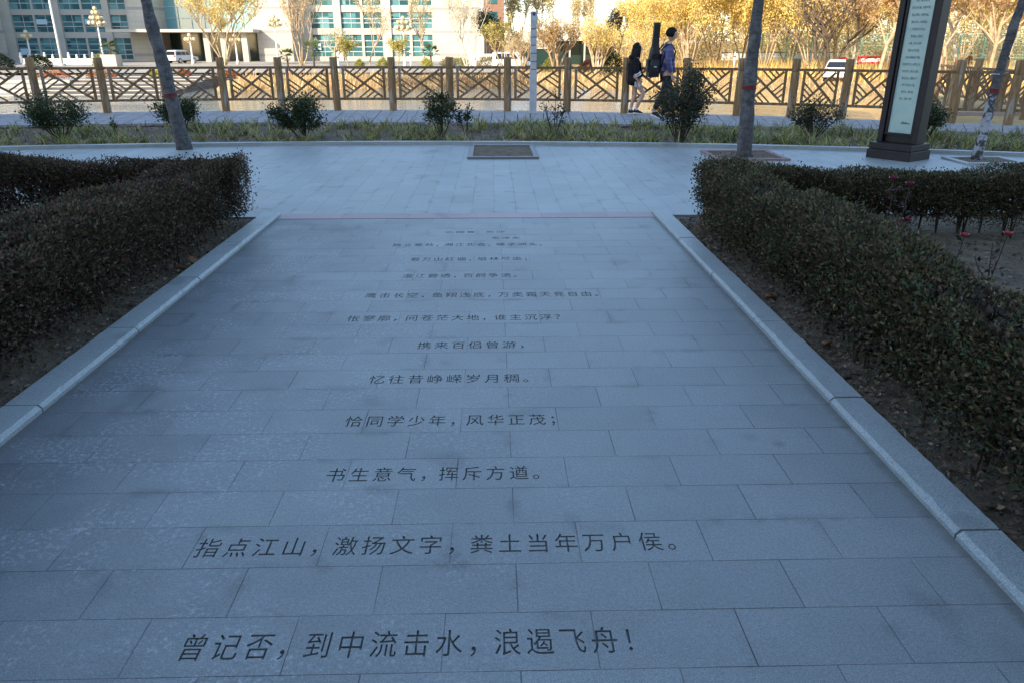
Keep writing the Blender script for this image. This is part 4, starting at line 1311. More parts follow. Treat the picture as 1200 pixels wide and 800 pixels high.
# ---- the girl in the long black hooded top (faces +X)
g = tag(empty('person', (3.20, 17.9, 0)), 'person with long black hair in an oversized black top with white sleeve stripes', 'person')
J = {'pel': (-.02, 0, .80, .10, .12), 'hl': (0, .075, .75, .075), 'hr': (.0, -.075, .75, .075),
     'kl': (.03, .075, .43, .050), 'kr': (.19, -.07, .44, .050), 'cl': (-.02, .075, .30, .050), 'cr': (.10, -.07, .28, .050),
     'al': (-.055, .075, .085, .030), 'ar': (.035, -.07, .10, .030), 'fl': (-.02, .075, .045, .028), 'fr': (.07, -.07, .06, .028),
     'w': (-.02, 0, .95, .085, .105), 'ch': (-.03, 0, 1.12, .10, .125), 'nk': (-.015, 0, 1.235, .042), 'hd0': (.0, 0, 1.30, .045),
     'sl': (-.03, .135, 1.17, .05), 'sr': (-.03, -.135, 1.17, .05), 'el': (-.05, .185, .96, .038), 'er': (-.03, -.185, .95, .038),
     'wl': (.06, .16, .80, .028), 'wr': (.08, -.165, .78, .028)}
body = skin_named(J, [('pel', 'hl', 'kl', 'cl', 'al', 'fl'), ('pel', 'hr', 'kr', 'cr', 'ar', 'fr'), ('pel', 'w', 'ch', 'nk', 'hd0'), ('ch', 'sl', 'el', 'wl'), ('ch', 'sr', 'er', 'wr')], 'pel')
hm = head_mesh(.098); hmx = Matrix.Translation((.02, 0, 1.385))
hands = []
for s, wk in ((1, 'wl'), (-1, 'wr')):
    for q in hand_meshes(J[wk][:3], (.35, 0, -1), s, .85): hands.append((q, 0, I4))
o = merge('person_body', [(body, 0, I4), (hm, 0, hmx)] + hands, [M['skin']], g)
face_bits(g, (.02, 0, 1.385), .098)
T = {'h': (-.01, 0, .60, .165, .185), 'p': (-.02, 0, .76, .150, .180), 'w': (-.03, 0, .95, .125, .165), 'c': (-.035, 0, 1.12, .12, .16), 'n': (-.03, 0, 1.22, .075, .09),
     'sl': (-.03, .15, 1.15, .078), 'sr': (-.03, -.15, 1.15, .078), 'el': (-.05, .195, .96, .066), 'er': (-.03, -.20, .95, .066), 'wl': (.05, .165, .81, .056), 'wr': (.075, -.17, .79, .056)}
me = skin_named(T, [('h', 'p', 'w', 'c', 'n'), ('c', 'sl', 'el', 'wl'), ('c', 'sr', 'er', 'wr')], 'w')
top = link('black_top', me, M['black_cloth'], g, smooth=True)
hood = MB(); hood.lathe([(.05, -.05), (.10, -.03), (.115, .01), (.09, .04), (.04, .05)], (-.09, 0, 1.215), 14, sx=.75, sy=1.1)
hood.build('hood', M['black_cloth'], g, smooth=True)
for zz in (.888, .852):
    a_ = Vector((-.03, -.20, .95)); b_ = Vector((.075, -.17, .79)); f_ = (.95 - zz) / .16; c_ = a_.lerp(b_, f_); d_ = (b_ - a_).normalized()
    s_ = MB(); s_.tube([c_ - d_ * .012, c_ + d_ * .012], [.071 - .008 * f_] * 2, 18); s_.build('sleeve_stripe', M['white_ink'], g, smooth=False)
nm = text_mesh('number_print', line_polys('86', -.085, .085, 0, .15, .95), M['white_ink'], g, (.03, -.203, .66), (R(90), 0, R(6)), .004)
hr = MB()
hr.ball((0, 0, 0), .112, 18, sz=1.06)
hr.v = [((x if x < .03 else .03 + (x - .03) * .25) - .012, y * .92, z + .02) for x, y, z in hr.v]
n_hair = len(hr.v)
for k in range(15):
    a = R(95 + k * 170 / 14)
    bx, by = math.cos(a) * .098, math.sin(a) * .088
    hr.tube([(bx * .9, by * .9, .05), (bx * 1.08, by * 1.1, -.07), (bx * 1.15 - .012, by * 1.25, -.18), (bx * 1.1 - .03, by * 1.2, -.30), (bx * .95 - .035, by * 1.05, -.385)], [.026, .034, .034, .030, .010], 7)
for s in (-1, 1):
    hr.tube([(.045, s * .07, .06), (.035, s * .088, -.03), (.03, s * .098, -.14), (.02, s * .105, -.22)], [.018, .022, .02, .008], 7)
o = hr.build('hair', M['hair'], g, smooth=True); o.location = (.02, 0, 1.385)
shoe(g, 0, (-.04, .075, 0), .225, pitch=0); shoe(g, 0, (.05, -.07, .018), .225, pitch=R(7))
for x_, y_, z_ in ((-.055, .075, .10), (.04, -.07, .115)):
    s_ = MB(); s_.tube([(x_, y_, z_ - .025), (x_, y_, z_ + .035)], [.036, .039], 12); s_.build('sock', M['sock'], g, smooth=True)

# ---- the man with a quilted jacket carrying a long case (faces +X)
mn = tag(empty('person', (3.60, 16.75, 0)), 'person in a blue violet quilted jacket and dark trousers walking behind the tall shrub', 'person')
J = {'pel': (.05, 0, .93, .12, .14), 'hl': (.05, .09, .87, .09), 'hr': (.05, -.09, .87, .09), 'kl': (.20, .09, .50, .062), 'kr': (-.02, -.09, .50, .062),
     'al': (.20, .09, .10, .04), 'ar': (-.20, -.09, .17, .04), 'fl': (.24, .09, .05, .035), 'fr': (-.17, -.09, .10, .035),
     'w': (.03, 0, 1.10, .11, .13), 'ch': (.02, 0, 1.33, .125, .16), 'nk': (.05, 0, 1.50, .055), 'hd0': (.075, 0, 1.56, .055),
     'sl': (.02, .18, 1.41, .06), 'sr': (.02, -.18, 1.41, .06), 'el': (.04, .235, 1.14, .045), 'er': (.0, -.235, 1.13, .045), 'wl': (.16, .22, .92, .034), 'wr': (.11, -.225, .90, .034)}
body = skin_named(J, [('pel', 'hl', 'kl', 'al', 'fl'), ('pel', 'hr', 'kr', 'ar', 'fr'), ('pel', 'w', 'ch', 'nk', 'hd0'), ('ch', 'sl', 'el', 'wl'), ('ch', 'sr', 'er', 'wr')], 'pel')
hm = head_mesh(.108); hmx = Matrix.Translation((.10, 0, 1.665)) @ Matrix.Rotation(R(8), 4, 'Y')
hands = []
for s, wk in ((1, 'wl'), (-1, 'wr')):
    for q in hand_meshes(J[wk][:3], (.3, 0, -1), s, 1.0): hands.append((q, 0, I4))
o = merge('person_body', [(body, 0, I4), (hm, 0, hmx)] + hands, [M['skin']], mn)
face_bits(mn, (.10, 0, 1.665), .108)
T = {'h': (.05, 0, .88, .155, .18), 'p': (.045, 0, .98, .150, .185), 'w': (.03, 0, 1.14, .145, .185), 'c': (.025, 0, 1.33, .15, .19), 'n': (.045, 0, 1.475, .085, .09), 'n2': (.055, 0, 1.53, .078, .082),
     'sl': (.02, .20, 1.39, .085), 'sr': (.02, -.20, 1.39, .085), 'el': (.04, .25, 1.14, .075), 'er': (.0, -.25, 1.13, .075), 'wl': (.14, .23, .95, .055), 'wr': (.09, -.235, .93, .055)}
link('quilted_jacket', skin_named(T, [('h', 'p', 'w', 'c', 'n', 'n2'), ('c', 'sl', 'el', 'wl'), ('c', 'sr', 'er', 'wr')], 'w'), M['jacket'], mn, smooth=True)
T = {'p': (.05, 0, .95, .13, .155), 'hl': (.06, .09, .82, .10), 'hr': (.05, -.09, .82, .10), 'kl': (.20, .09, .50, .078), 'kr': (-.02, -.09, .50, .078), 'al': (.20, .09, .12, .062), 'ar': (-.19, -.09, .19, .062)}
link('trousers', skin_named(T, [('p', 'hl', 'kl', 'al'), ('p', 'hr', 'kr', 'ar')], 'p'), M['trousers'], mn, smooth=True)
hr = MB(); hr.ball((0, 0, 0), .124, 18, sz=1.02)
rr = random.Random(5)
hr.v = [((x if x < .02 else .02 + (x - .02) * (.35 if z < .045 else .95)) - .012 + rr.uniform(-.003, .003), y * .90 + rr.uniform(-.003, .003), (z if z > -.03 else -.03 + (z + .03) * .55) + .022) for x, y, z in hr.v]
o = hr.build('hair', M['hair'], mn, smooth=True); o.location = (.10, 0, 1.665); o.rotation_euler = (0, R(8), 0)
gl_ = MB()
for s in (-1, 1):
    gl_.tube([(.092, s * .036 + .02 * math.cos(a), 1.675 + .018 * math.sin(a)) if False else (.192, s * .036 + .024 * math.cos(a), 1.672 + .018 * math.sin(a)) for a in [k * 6.2832 / 12 for k in range(13)]], .0025, 5, cap=False)
    gl_.tube([(.192, s * .06, 1.676), (.09, s * .085, 1.682)], .0025, 5)
gl_.tube([(.194, -.012, 1.674), (.194, .012, 1.674)], .0025, 5)
gl_.build('glasses', M['eye'], mn)
shoe(mn, 0, (.23, .09, 0), .275, 'shoe_dark'); shoe(mn, 0, (-.17, -.09, .055), .275, 'shoe_dark', R(24))

# ---- the long soft instrument case on his back
gb = tag(empty('instrument_bag', (3.60, 16.75, 0)), 'long black soft instrument bag standing upright on the back of the walking person', 'bag')
b = MB()
# outline seen from behind (y,z) lofted over its thickness along x
outl = [(-.16, .86), (-.19, .96), (-.19, 1.08), (-.145, 1.19), (-.165, 1.30), (-.14, 1.39), (-.075, 1.45), (-.060, 1.62), (-.065, 1.85), (-.05, 1.90), (.05, 1.90), (.065, 1.85), (.060, 1.62), (.075, 1.45), (.14, 1.39), (.165, 1.30), (.145, 1.19), (.19, 1.08), (.19, .96), (.16, .86), (.0, .835)]
def bx(z, k):   # x of back / front face : body thicker, neck thin, whole bag leans
    lean_ = (z - 1.35) * .035
    th = .105 if z < 1.15 else .105 - (.105 - .060) * min(1, (z - 1.15) / .32)
    return -.235 + lean_ + k * th
n = len(outl)
for k, sc in ((-1, .90), (-.72, 1.0), (.72, 1.0), (1, .90)):
    b.v += [(bx(z, k), y * sc, 1.36 + (z - 1.36) * (.985 if abs(k) == 1 else 1)) for y, z in outl]
for lv in range(3):
    for i in range(n):
        j = (i + 1) % n; b.f.append((lv * n + i, lv * n + j, (lv + 1) * n + j, (lv + 1) * n + i)); b.m.append(0)
b.f.append(tuple(range(n))); b.m.append(0); b.f.append(tuple(3 * n + i for i in range(n - 1, -1, -1))); b.m.append(0)
b.build('case', M['bag_cloth'], gb, bevel=.012)
b = MB(); b.box(-.385, -.338, -.12, .12, .95, 1.20); b.build('front_pocket', M['bag_cloth'], gb, bevel=.018)
b = MB(); b.box(-.395, -.387, -.02, .02, 1.02, 1.045); b.box(-.27, -.21, -.1935, -.1905, 1.04, 1.06); b.build('logo_tab', M['pane_open'], gb)
for s in (-1, 1):
    b = MB(); b.tube([(-.13, s * .12, 1.36), (-.03, s * .16, 1.485), (.10, s * .15, 1.46), (.17, s * .14, 1.34), (.14, s * .15, 1.18), (-.02, s * .17, 1.08), (-.13, s * .13, 1.05)], .016, 6)
    b.build('shoulder_strap', M['bag_cloth'], gb, smooth=True)

# ---- two people far away beyond the second fence
def far_person(label, x, y, z, rz, topm, arms):
    rt = tag(empty('person', (x, y, z), rz), label, 'person')
    J = {'pel': (0, 0, .93, .12, .14), 'hl': (0, .09, .86, .09), 'hr': (0, -.09, .86, .09), 'kl': (.05, .10, .5, .062), 'kr': (-.03, -.09, .5, .062), 'al': (.02, .1, .09, .04), 'ar': (-.05, -.09, .09, .04),
         'w': (.02, 0, 1.1, .12, .14), 'ch': (.04, 0, 1.34, .125, .16), 'nk': (.06, 0, 1.5, .055), 'hd0': (.07, 0, 1.56, .055), 'sl': (.04, .18, 1.4, .06), 'sr': (.04, -.18, 1.4, .06)}
    if arms: J.update({'el': (.28, .2, 1.2, .045), 'er': (.26, -.2, 1.22, .045), 'wl': (.52, .12, 1.18, .034), 'wr': (.5, -.1, 1.2, .034)})
    else: J.update({'el': (.02, .24, 1.13, .045), 'er': (.02, -.24, 1.13, .045), 'wl': (.08, .22, .9, .034), 'wr': (.08, -.22, .9, .034)})
    b0 = skin_named(J, [('pel', 'hl', 'kl', 'al'), ('pel', 'hr', 'kr', 'ar'), ('pel', 'w', 'ch', 'nk', 'hd0'), ('ch', 'sl', 'el', 'wl'), ('ch', 'sr', 'er', 'wr')], 'pel', 1)
    hs = []
    for s, wk in ((1, 'wl'), (-1, 'wr')):
        for q in hand_meshes(J[wk][:3], (1, 0, -.1) if arms else (.2, 0, -1), s, 1.0): hs.append((q, 0, I4))
    merge('person_body', [(b0, 0, I4), (head_mesh(.108), 0, Matrix.Translation((.1, 0, 1.66)))] + hs, [M['skin']], rt)
    face_bits(rt, (.1, 0, 1.66), .108)
    C_ = {k: (*v[:3], *(q * 1.22 for q in v[3:])) for k, v in J.items() if k in ('pel', 'w', 'ch', 'nk', 'sl', 'sr', 'el', 'er', 'wl', 'wr')}
    link('coat', skin_named(C_, [('pel', 'w', 'ch', 'nk'), ('ch', 'sl', 'el', 'wl'), ('ch', 'sr', 'er', 'wr')], 'pel', 1), topm, rt, smooth=True)
    D_ = {k: (*v[:3], *(q * 1.25 for q in v[3:])) for k, v in J.items() if k in ('pel', 'hl', 'hr', 'kl', 'kr', 'al', 'ar')}
    link('trousers', skin_named(D_, [('pel', 'hl', 'kl', 'al'), ('pel', 'hr', 'kr', 'ar')], 'pel', 1), M['trousers'], rt, smooth=True)
    h_ = MB(); h_.ball((0, 0, 0), .122, 14); h_.v = [((x_ if x_ < .03 else .03) - .01, y_ * .9, z_ + .02) for x_, y_, z_ in h_.v]
    o = h_.build('hair', M['hair'], rt, smooth=True); o.location = (.1, 0, 1.66)
    for s, k in ((1, 'al'), (-1, 'ar')): shoe(rt, 0, (J[k][0] + .03, J[k][1], 0), .27)
far_person('distant person in brown leaning forward with stretched arms between the plane trunks', 41.9, 70, -1.05, R(190), M['dry_leaf'], True)
far_person('distant dark dressed person standing beyond the second fence at the right edge', 42.7, 66, -1.1, R(160), M['black_cloth'], False)

# ================================================================== FAR BANK: OFFICE BUILDING
off = tag(empty('office_building', (-40, 125, -1.2)), 'large cream stone office building with teal glass windows across the pond', 'building')
def boff(mb, name, mt, parent=None, **k):
    mb.v = [(x + 40, y - 125, z + 1.2) for x, y, z in mb.v]
    return mb.build(name, mt, parent or off, **k)
ZB, ZT = -1.2, 15.2
def window(x0, x1, z0, z1, y, trans, opened=None):
    w = MB(); w.box(x0, x1, y + .25, y + .33, z0, z1)
    wo = boff(w, 'window', M['glass'])
    f = MB()
    for k in trans:
        zz = z0 + (z1 - z0) * k; f.box(x0, x1, y + .15, y + .245, zz - .05, zz + .05)
    xm = (x0 + x1) / 2; f.box(xm - .03, xm + .03, y + .17, y + .247, z0, z1)
    fo = boff(f, 'window_frame', M['mullion']); fo.parent = wo
    if opened:
        p_ = MB(); a, c, d, e = opened
        p_.box(x0 + (x1 - x0) * a, x0 + (x1 - x0) * c, y - .12, y + .10, z0 + (z1 - z0) * d, z0 + (z1 - z0) * e)
        po = boff(p_, 'open_pane', M['pane_open']); po.parent = wo
    return wo
def facade(bays, floors, y, xa, xb, opens):
    """bays: window x-intervals; the wall is built from piers and spandrels between them"""
    w = MB()
    xs_ = [xa] + [q for b_ in bays for q in b_] + [xb]
    for i in range(0, len(xs_), 2):
        if xs_[i + 1] - xs_[i] > .02:
            pr = -.25 if xs_[i + 1] - xs_[i] > .8 else 0
            w.box(xs_[i], xs_[i + 1], y + pr, y + .5, ZB, ZT)
    zz = [ZB] + [q for f_ in floors for q in f_] + [ZT]
    for b_ in bays:
        for i in range(0, len(zz), 2):
            w.box(b_[0], b_[1], y + .003, y + .5, zz[i], zz[i + 1])
    boff(w, 'facade_wall', M['stone_plain'])
    for bi, b_ in enumerate(bays):
        for fi, f_ in enumerate(floors):
            window(b_[0], b_[1], f_[0], f_[1], y, (.33, .60) if fi else (.22, .44, .72), opens.get((bi, fi)))
YF = 125
# left wing
facade([(-71.6, -68.5), (-68.2, -65.3), (-64.3, -61.3), (-61.0, -58.0), (-57.0, -54.6), (-54.3, -53.5)], [(-.85, 2.1), (2.95, 5.3), (6.1, 8.6), (9.4, 11.8)], YF, -73.0, -53.45,
       {(0, 0): (.1, .5, .2, .5), (1, 1): (.05, .6, .45, .75), (3, 1): (.05, .55, .45, .75)})
w = MB(); w.box(-95, -73.0, YF - .45, YF + 12, ZB, ZT); boff(w, 'side_block', M['stone'])
w = MB(); w.box(-53.45, -49.7, YF - 2.2, YF + 8, ZB, ZT); boff(w, 'stair_block', M['stone'])
# glass hall
w = MB(); w.box(-49.7, -34.4, YF + 2.2, YF + 2.4, 3.3, ZT); cw = boff(w, 'curtain_wall', M['glass_pale'])
f = MB()
for k in range(1, 8): f.box(-49.7 + k * 1.95 - .04, -49.7 + k * 1.95 + .04, YF + 2.05, YF + 2.19, 3.4, ZT)
for k in range(7): f.box(-49.7, -34.4, YF + 2.08, YF + 2.18, 4.9 + k * 1.6, 4.98 + k * 1.6)
o = boff(f, 'glazing_bars', M['mullion']); o.parent = cw
w = MB(); w.box(-54.4, -33.8, YF - 8, YF + 2.1, 2.85, 3.25); boff(w, 'canopy', M['stone_plain'])
w = MB(); w.box(-49.6, -34.4, YF + 2.6, YF + 2.8, ZB, 2.84); boff(w, 'entrance_glass', M['dark_glass'])
for xx in (-47.9, -41.0, -38.6, -35.6):
    w = MB(); w.box(xx - .4, xx + .4, YF - 6.6, YF - 5.8, ZB, 2.84); boff(w, 'column', M['stone_plain'])
# right block, recess and right wing
w = MB(); w.box(-34.35, -29.3, YF - 4.2, YF + 8, ZB, ZT); boff(w, 'stair_block', M['stone'])
facade([(-27.2, -23.8), (-22.7, -19.8), (-19.4, -16.6), (-15.2, -12.5), (-12.1, -9.0)], [(-.5, 2.6), (3.5, 5.75), (6.7, 9.0), (9.9, 12.2)], YF, -29.3, -8.95,
       {(0, 0): (.0, .35, .3, .6)})
w = MB(); w.box(-8.95, -1.2, YF - 1.2, YF + 14, ZB, ZT); boff(w, 'end_block', M['stone'])
w = MB(); w.box(-95, -50.2, YF + .6, YF + 20, ZB, 3.0); w.box(-33.9, -1.3, YF + .6, YF + 20, ZB, 3.0); w.box(-50.19, -33.91, YF + 2.9, YF + 20, ZB, 3.0); w.box(-95, -1.3, YF + 2.9, YF + 20, 3.0, ZT - .1); boff(w, 'rear_mass', M['stone_plain'])
w = MB(); w.box(-95.2, -1.0, YF + 3.4, YF + 20.2, ZT - .08, ZT + .3); boff(w, 'roof', M['steps'])
# unseen block added out of view on the left to shade the left wing
sw = tag(empty('unseen_shade_wing', (-100, 100, -1.2)), 'tall unseen block added beyond the left edge to shade the office building', 'building')
b = MB(); b.box(-14, 31, -10, 6, 0, 30); b.build('wall', M['stone'], sw)
b = MB(); b.box(-14.3, 31.2, -10.3, 6.2, 30.002, 30.4); b.build('roof', M['steps'], sw)
# unseen block behind the camera whose shadow lies over the walk and the boardwalk
sh = tag(empty('unseen_shade_block', (-19, -20, -.16)), 'long unseen rendered block behind the viewer shading the paved walk', 'building')
b = MB(); b.box(-42, 42, -8, 6, 0, 20.5)
for i in range(20):
    pass
b.build('wall', M['shade_wall'], sh)
b = MB(); b.box(-42.4, 42.4, -8.4, 6.4, 20.502, 20.9); b.build('roof', M['steps'], sh)

bt = tag(empty('brick_building', (2, 165, -1.2)), 'brown brick building just right of the cream office block', 'building')
b = MB(); b.box(-14, .5, 0, 14, 0, 17); b.build('wall', M['brick_red'], bt)
b = MB()
for k in range(4): b.box(-2.6, -.9, -.1, -.002, 3 + k * 3.4, 5 + k * 3.4)
b.build('window', M['glass'], bt)
b = MB(); b.box(-14.3, .8, -.3, 14.3, 17.002, 17.4); b.build('roof', M['steps'], bt)
pv = tag(empty('pavilion', (11.6, 104, -1.2)), 'low flat roofed pavilion behind the golden trees', 'building')
b = MB(); b.box(-4.2, 4.2, -2.5, 3, 2.9, 3.15); b.build('roof', M['steps_light'], pv)
b = MB(); b.box(-3.8, 3.8, .5, 2.8, 0, 2.898); b.build('wall', M['dark_glass'], pv)
for k in range(5):
    b = MB(); b.box(-3.8 + k * 1.85, -3.6 + k * 1.85, -2.3, -2.1, 0, 2.898); b.build('column', M['steps_light'], pv)
pv = tag(empty('kiosk', (5.2, 97, -1.2)), 'small dark kiosk with a flat pale roof behind the metal lamp post', 'building')
b = MB(); b.box(-2.0, 2.2, -1.2, 1.4, 2.0, 2.15); b.build('roof', M['steps_light'], pv)
b = MB(); b.box(-1.8, 2.0, -1, 1.2, 0, 1.998); b.build('wall', M['dark_glass'], pv)
lw = tag(empty('boundary_wall', (50, 130, -1.2)), 'long white boundary wall showing between the golden tree trunks', 'wall')
b = MB(); b.box(-13, 6, 0, .3, 0, 1.1); b.build('wall_face', M['white_paint'], lw)
b = MB(); b.box(-13.1, 6.1, -.06, .36, 1.102, 1.25); b.build('coping', M['steps'], lw)
gw = tag(empty('boundary_wall', (-1.5, 100, -1.2)), 'low pale grey wall beside the white van', 'wall')
b = MB(); b.box(-1.5, 3.2, 0, .25, 0, 1.4); b.build('wall_face', M['white_paint'], gw)

# green court fence among the plane trees
cf = tag(empty('court_fence', (28, 84, -1.2)), 'pale green mesh court fence behind the plane trees', 'fence')
for k in range(13):
    b = MB(); b.box(k * 2.6 - .06, k * 2.6 + .06, -.06, .06, 0, 3.6); b.build('post', M['green_metal'], cf)
b = MB()
for zz in (.05, 1.2, 2.4, 3.55): b.box(0, 31.2, -.03, .03, zz - .035, zz + .035)
b.build('rail', M['green_metal'], cf)
b = MB()
for k in range(104): b.box(.15 + k * .3 - .012, .15 + k * .3 + .012, .031, .045, .08, 3.5)
for k in range(11): b.box(0, 31.2, .046, .06, .3 + k * .3 - .012, .3 + k * .3 + .012)
b.build('mesh_infill', M['green_metal'], cf)

# ---- red banners
def banner(label, x, y, z, w, h, rz, marks):
    rt = tag(empty('banner', (x, y, z), rz), label, 'banner')
    for s in (-1, 1):
        b = MB(); b.tube([(s * w / 2, .03, 0), (s * w / 2, .03, 1.2 + h)], .035, 8); b.build('pole', M['lamp_metal'], rt)
    b = MB(); n = 16
    for i in range(n):
        xa, xb = -w / 2 + w * i / n, -w / 2 + w * (i + 1) / n
        ya, yb = .05 * math.sin(i * .7), .05 * math.sin((i + 1) * .7)
        b.prism([(xa, ya), (xb, yb), (xb, yb + .012), (xa, ya + .012)], 1.1, 1.1 + h)
    b.build('cloth', M['red_banner'], rt)
    if marks:
        rr = random.Random(3); b = MB()
        for k in range(7):
            cx = -w * .36 + k * w * .12; zc = 1.1 + h * .5; s = h * .2
            for q in range(5):
                if rr.random() < .5: b.box(cx - s, cx + s, -.075, -.068, zc + s * (q / 2 - 1) - .025, zc + s * (q / 2 - 1) + .025)
                else: b.box(cx + s * (q / 2 - 1) - .03, cx + s * (q / 2 - 1) + .03, -.067, -.06, zc - s, zc + s)
        b.build('white_marks', M['white_ink'], rt)
banner('long red banner with a row of white characters right of the white car', 32.0, 68, -1.3, 2.0, .62, R(-8), True)
banner('small plain red banner partly behind the roof of the right white car', 30.6, 70, -1.3, .9, .5, R(20), False)

# ================================================================== CARS
def car(name, label, cat, x, y, z, rz, L=4.5, W=1.8, H=1.68, van=False):
    rt = tag(empty(name, (x, y, z), rz), label, cat)
    hl = L / 2
    b = MB()
    low = [(-hl, .35), (-hl, .95), (-hl + .15, 1.02), (hl - 1.15, .98), (hl - .15, .80), (hl, .62), (hl, .35)]
    cab = [(-hl + .08, 1.0), (-hl + .35, H - .08), (-hl + .7, H), (hl - 2.3, H), (hl - 1.9, H - .08), (hl - 1.1, .97)] if not van else [(-hl + .02, 1.0), (-hl + .06, H - .06), (-hl + .2, H), (hl - 1.2, H), (hl - 1.0, H - .08), (hl - .35, .97)]
    def ext(prof, w0, w1):
        n = len(b.v); k = len(prof); zc = max(p[1] for p in prof); z0 = min(p[1] for p in prof)
        for s in (-1, 1):
            for px, pz in prof: b.v.append((px, s * (w0 + (w1 - w0) * (pz - z0) / (zc - z0)), pz))
        b.f.append(tuple(range(n, n + k))); b.m.append(0); b.f.append(tuple(range(n + 2 * k - 1, n + k - 1, -1))); b.m.append(0)
        for i in range(k):
            j = (i + 1) % k; b.f.append((n + j, n + i, n + k + i, n + k + j)); b.m.append(0)
    ext(low, W / 2, W / 2 - .04); ext(cab, W / 2 - .06, W / 2 - .24)
    b.build('body', M['car_white'], rt, bevel=.05, seg=3)
    g_ = MB()
    for s in (-1, 1):
        ya, yb = s * (W / 2 - .062), s * (W / 2 - .215)
        xs_ = [-hl + .35, -hl + 1.35, -hl + 1.43, hl - 2.35, hl - 2.27, hl - 1.45]
        for i in range(0, 6, 2):
            sl = .0 if i < 4 else .55
            n0 = [(xs_[i], ya, 1.06), (xs_[i + 1], ya, 1.06), (xs_[i + 1] - sl * .8, yb, H - .16), (xs_[i] + (.12 if i == 0 else 0), yb, H - .16)]
            g_.poly([(p, q + s * .006, r_) for p, q, r_ in n0]); g_.poly([(p, q + s * .012, r_) for p, q, r_ in n0])
    g_.build('side_windows', M['car_glass'], rt)
    g_ = MB(); a, c = cab[-1], cab[-2]; e = W / 2 - .2
    g_.prism([(a[0] - .02, -e - .08), (a[0] + .02, -e - .08), (a[0] + .02, e + .08), (a[0] - .02, e + .08)], 1.03, H - .12, 0, [(c[0] - .03 + .06, -e + .06), (c[0] + .06, -e + .06), (c[0] + .06, e - .06), (c[0] + .03, e - .06)])
    g_.build('windscreen', M['car_glass'], rt)
    g_ = MB(); a, c = cab[0], cab[1]
    g_.prism([(a[0] - .03, -e - .05), (a[0] + .02, -e - .05), (a[0] + .02, e + .05), (a[0] - .03, e + .05)], 1.06, H - .16, 0, [(c[0] - .06, -e + .08), (c[0] - .02, -e + .08), (c[0] - .02, e - .08), (c[0] - .06, e - .08)])
    g_.build('rear_window', M['car_glass'], rt)
    for sx_ in (-hl + .85, hl - .85):
        for s in (-1, 1):
            wv = MB(); n = 18
            wv.tube([(sx_, s * (W / 2 - .20), .33), (sx_, s * (W / 2 + .012), .33)], .335, n); wo = wv.build('wheel', M['rubber'], rt)
            rm = MB(); rm.tube([(sx_, s * (W / 2 + .0), .33), (sx_, s * (W / 2 + .022), .33)], .215, n); rm.build('rim', M['chrome'], wo)
    for s in (-1, 1):
        q = MB(); q.box(hl - .12, hl + .012, s * .62 - .2, s * .62 + .2, .66, .78); q.build('headlight', M['chrome'], rt, bevel=.02)
        q = MB(); q.box(-hl - .012, -hl + .1, s * .70 - .12, s * .70 + .12, .78, 1.0); q.build('tail_light', M['tail'], rt, bevel=.02)
    return rt
car('parked_car', 'white car parked in front of the glass entrance hall', 'car', -42.4, 112, -1.13, R(70))
car('parked_car', 'white car parked under the plane trees left of the red banner', 'car', 27.2, 62.5, -1.32, R(60), H=1.62)
car('parked_van', 'white van with dark windows standing behind the trees left of the metal lamp post', 'van', 2.2, 92.5, -1.3, R(3), L=4.4, W=1.8, H=1.8, van=True)

# ================================================================== ORNATE LAMPS, FLAGPOLE, WHITE POSTS
def ornate(label, x, y, z, h, tiers, r=.24):
    rt = tag(empty('street_lamp', (x, y, z)), label, 'street lamp')
    p = MB(); p.lathe([(.22, 0), (.22, .4), (.12, .6), (.10, h * .6), (.075, h * .82), (.09, h * .86)], n=10); p.build('pole', M['white_paint'], rt, smooth=True)
    a_ = MB(); gl = []
    for ti in range(tiers):
        zz = h * .86 + ti * r * 2.4; R_ = r * (3.6 - 1.2 * ti) if tiers > 1 else r * 2.0
        n = (8, 6, 4)[ti] if tiers > 1 else 4
        a_.tube([(0, 0, zz - r * 2), (0, 0, zz + r)], .06, 6)
        for k in range(n):
            t_ = 6.283 * k / n + ti * .4
            e = Vector((math.cos(t_) * R_, math.sin(t_) * R_, zz))
            a_.tube([(0, 0, zz - r * 1.1), (e.x * .6, e.y * .6, zz - r * 1.6), (e.x, e.y, zz - r * .8)], .03, 5)
            gl.append((e.x, e.y, zz))
    gl.append((0, 0, h * .86 + (tiers - 1) * r * 2.4 + r * 1.9))
    a_.build('bracket', M['gold_metal'], rt)
    for c in gl:
        b = MB(); b.ball(c, r, 10); b.build('globe', M['ivory'], rt, smooth=True)
ornate('tall ornate lamp with three tiers of ivory globes in front of the left office wing', -47.3, 100, -1.13, 5.6, 3)
ornate('small lamp with a cluster of ivory globes at the far left by the white balustrade', -61.6, 110, -1.13, 4.0, 1, .26)
ornate('small globe lamp standing right of the white car at the entrance hall', -38.4, 105, -1.13, 3.5, 1, .26)
ornate('small globe lamp half behind the big golden tree', -32.7, 105, -1.13, 3.4, 1, .26)
ornate('ornate lamp with two tiers of globes before the shaded stair block', -24.9, 95, -1.2, 5.4, 2, .2)
ornate('ornate lamp with two tiers of globes before the right office wing', -10.2, 95, -1.2, 5.0, 2, .24)
fpole = tag(empty('flagpole', (-51.9, 99, -1.13)), 'slim sunlit white flagpole before the left office wing', 'flagpole')
b = MB(); b.lathe([(.15, 0), (.13, 4), (.10, 11)], n=10); b.build('pole', M['white_paint'], fpole, smooth=True)
b = MB(); b.lathe([(.4, -.02), (.4, .2), (.25, .3)], n=12); b.build('foot', M['steps_light'], fpole)
b = MB(); b.ball((0, 0, 11.1), .14, 8); b.build('finial', M['gold_metal'], fpole, smooth=True)
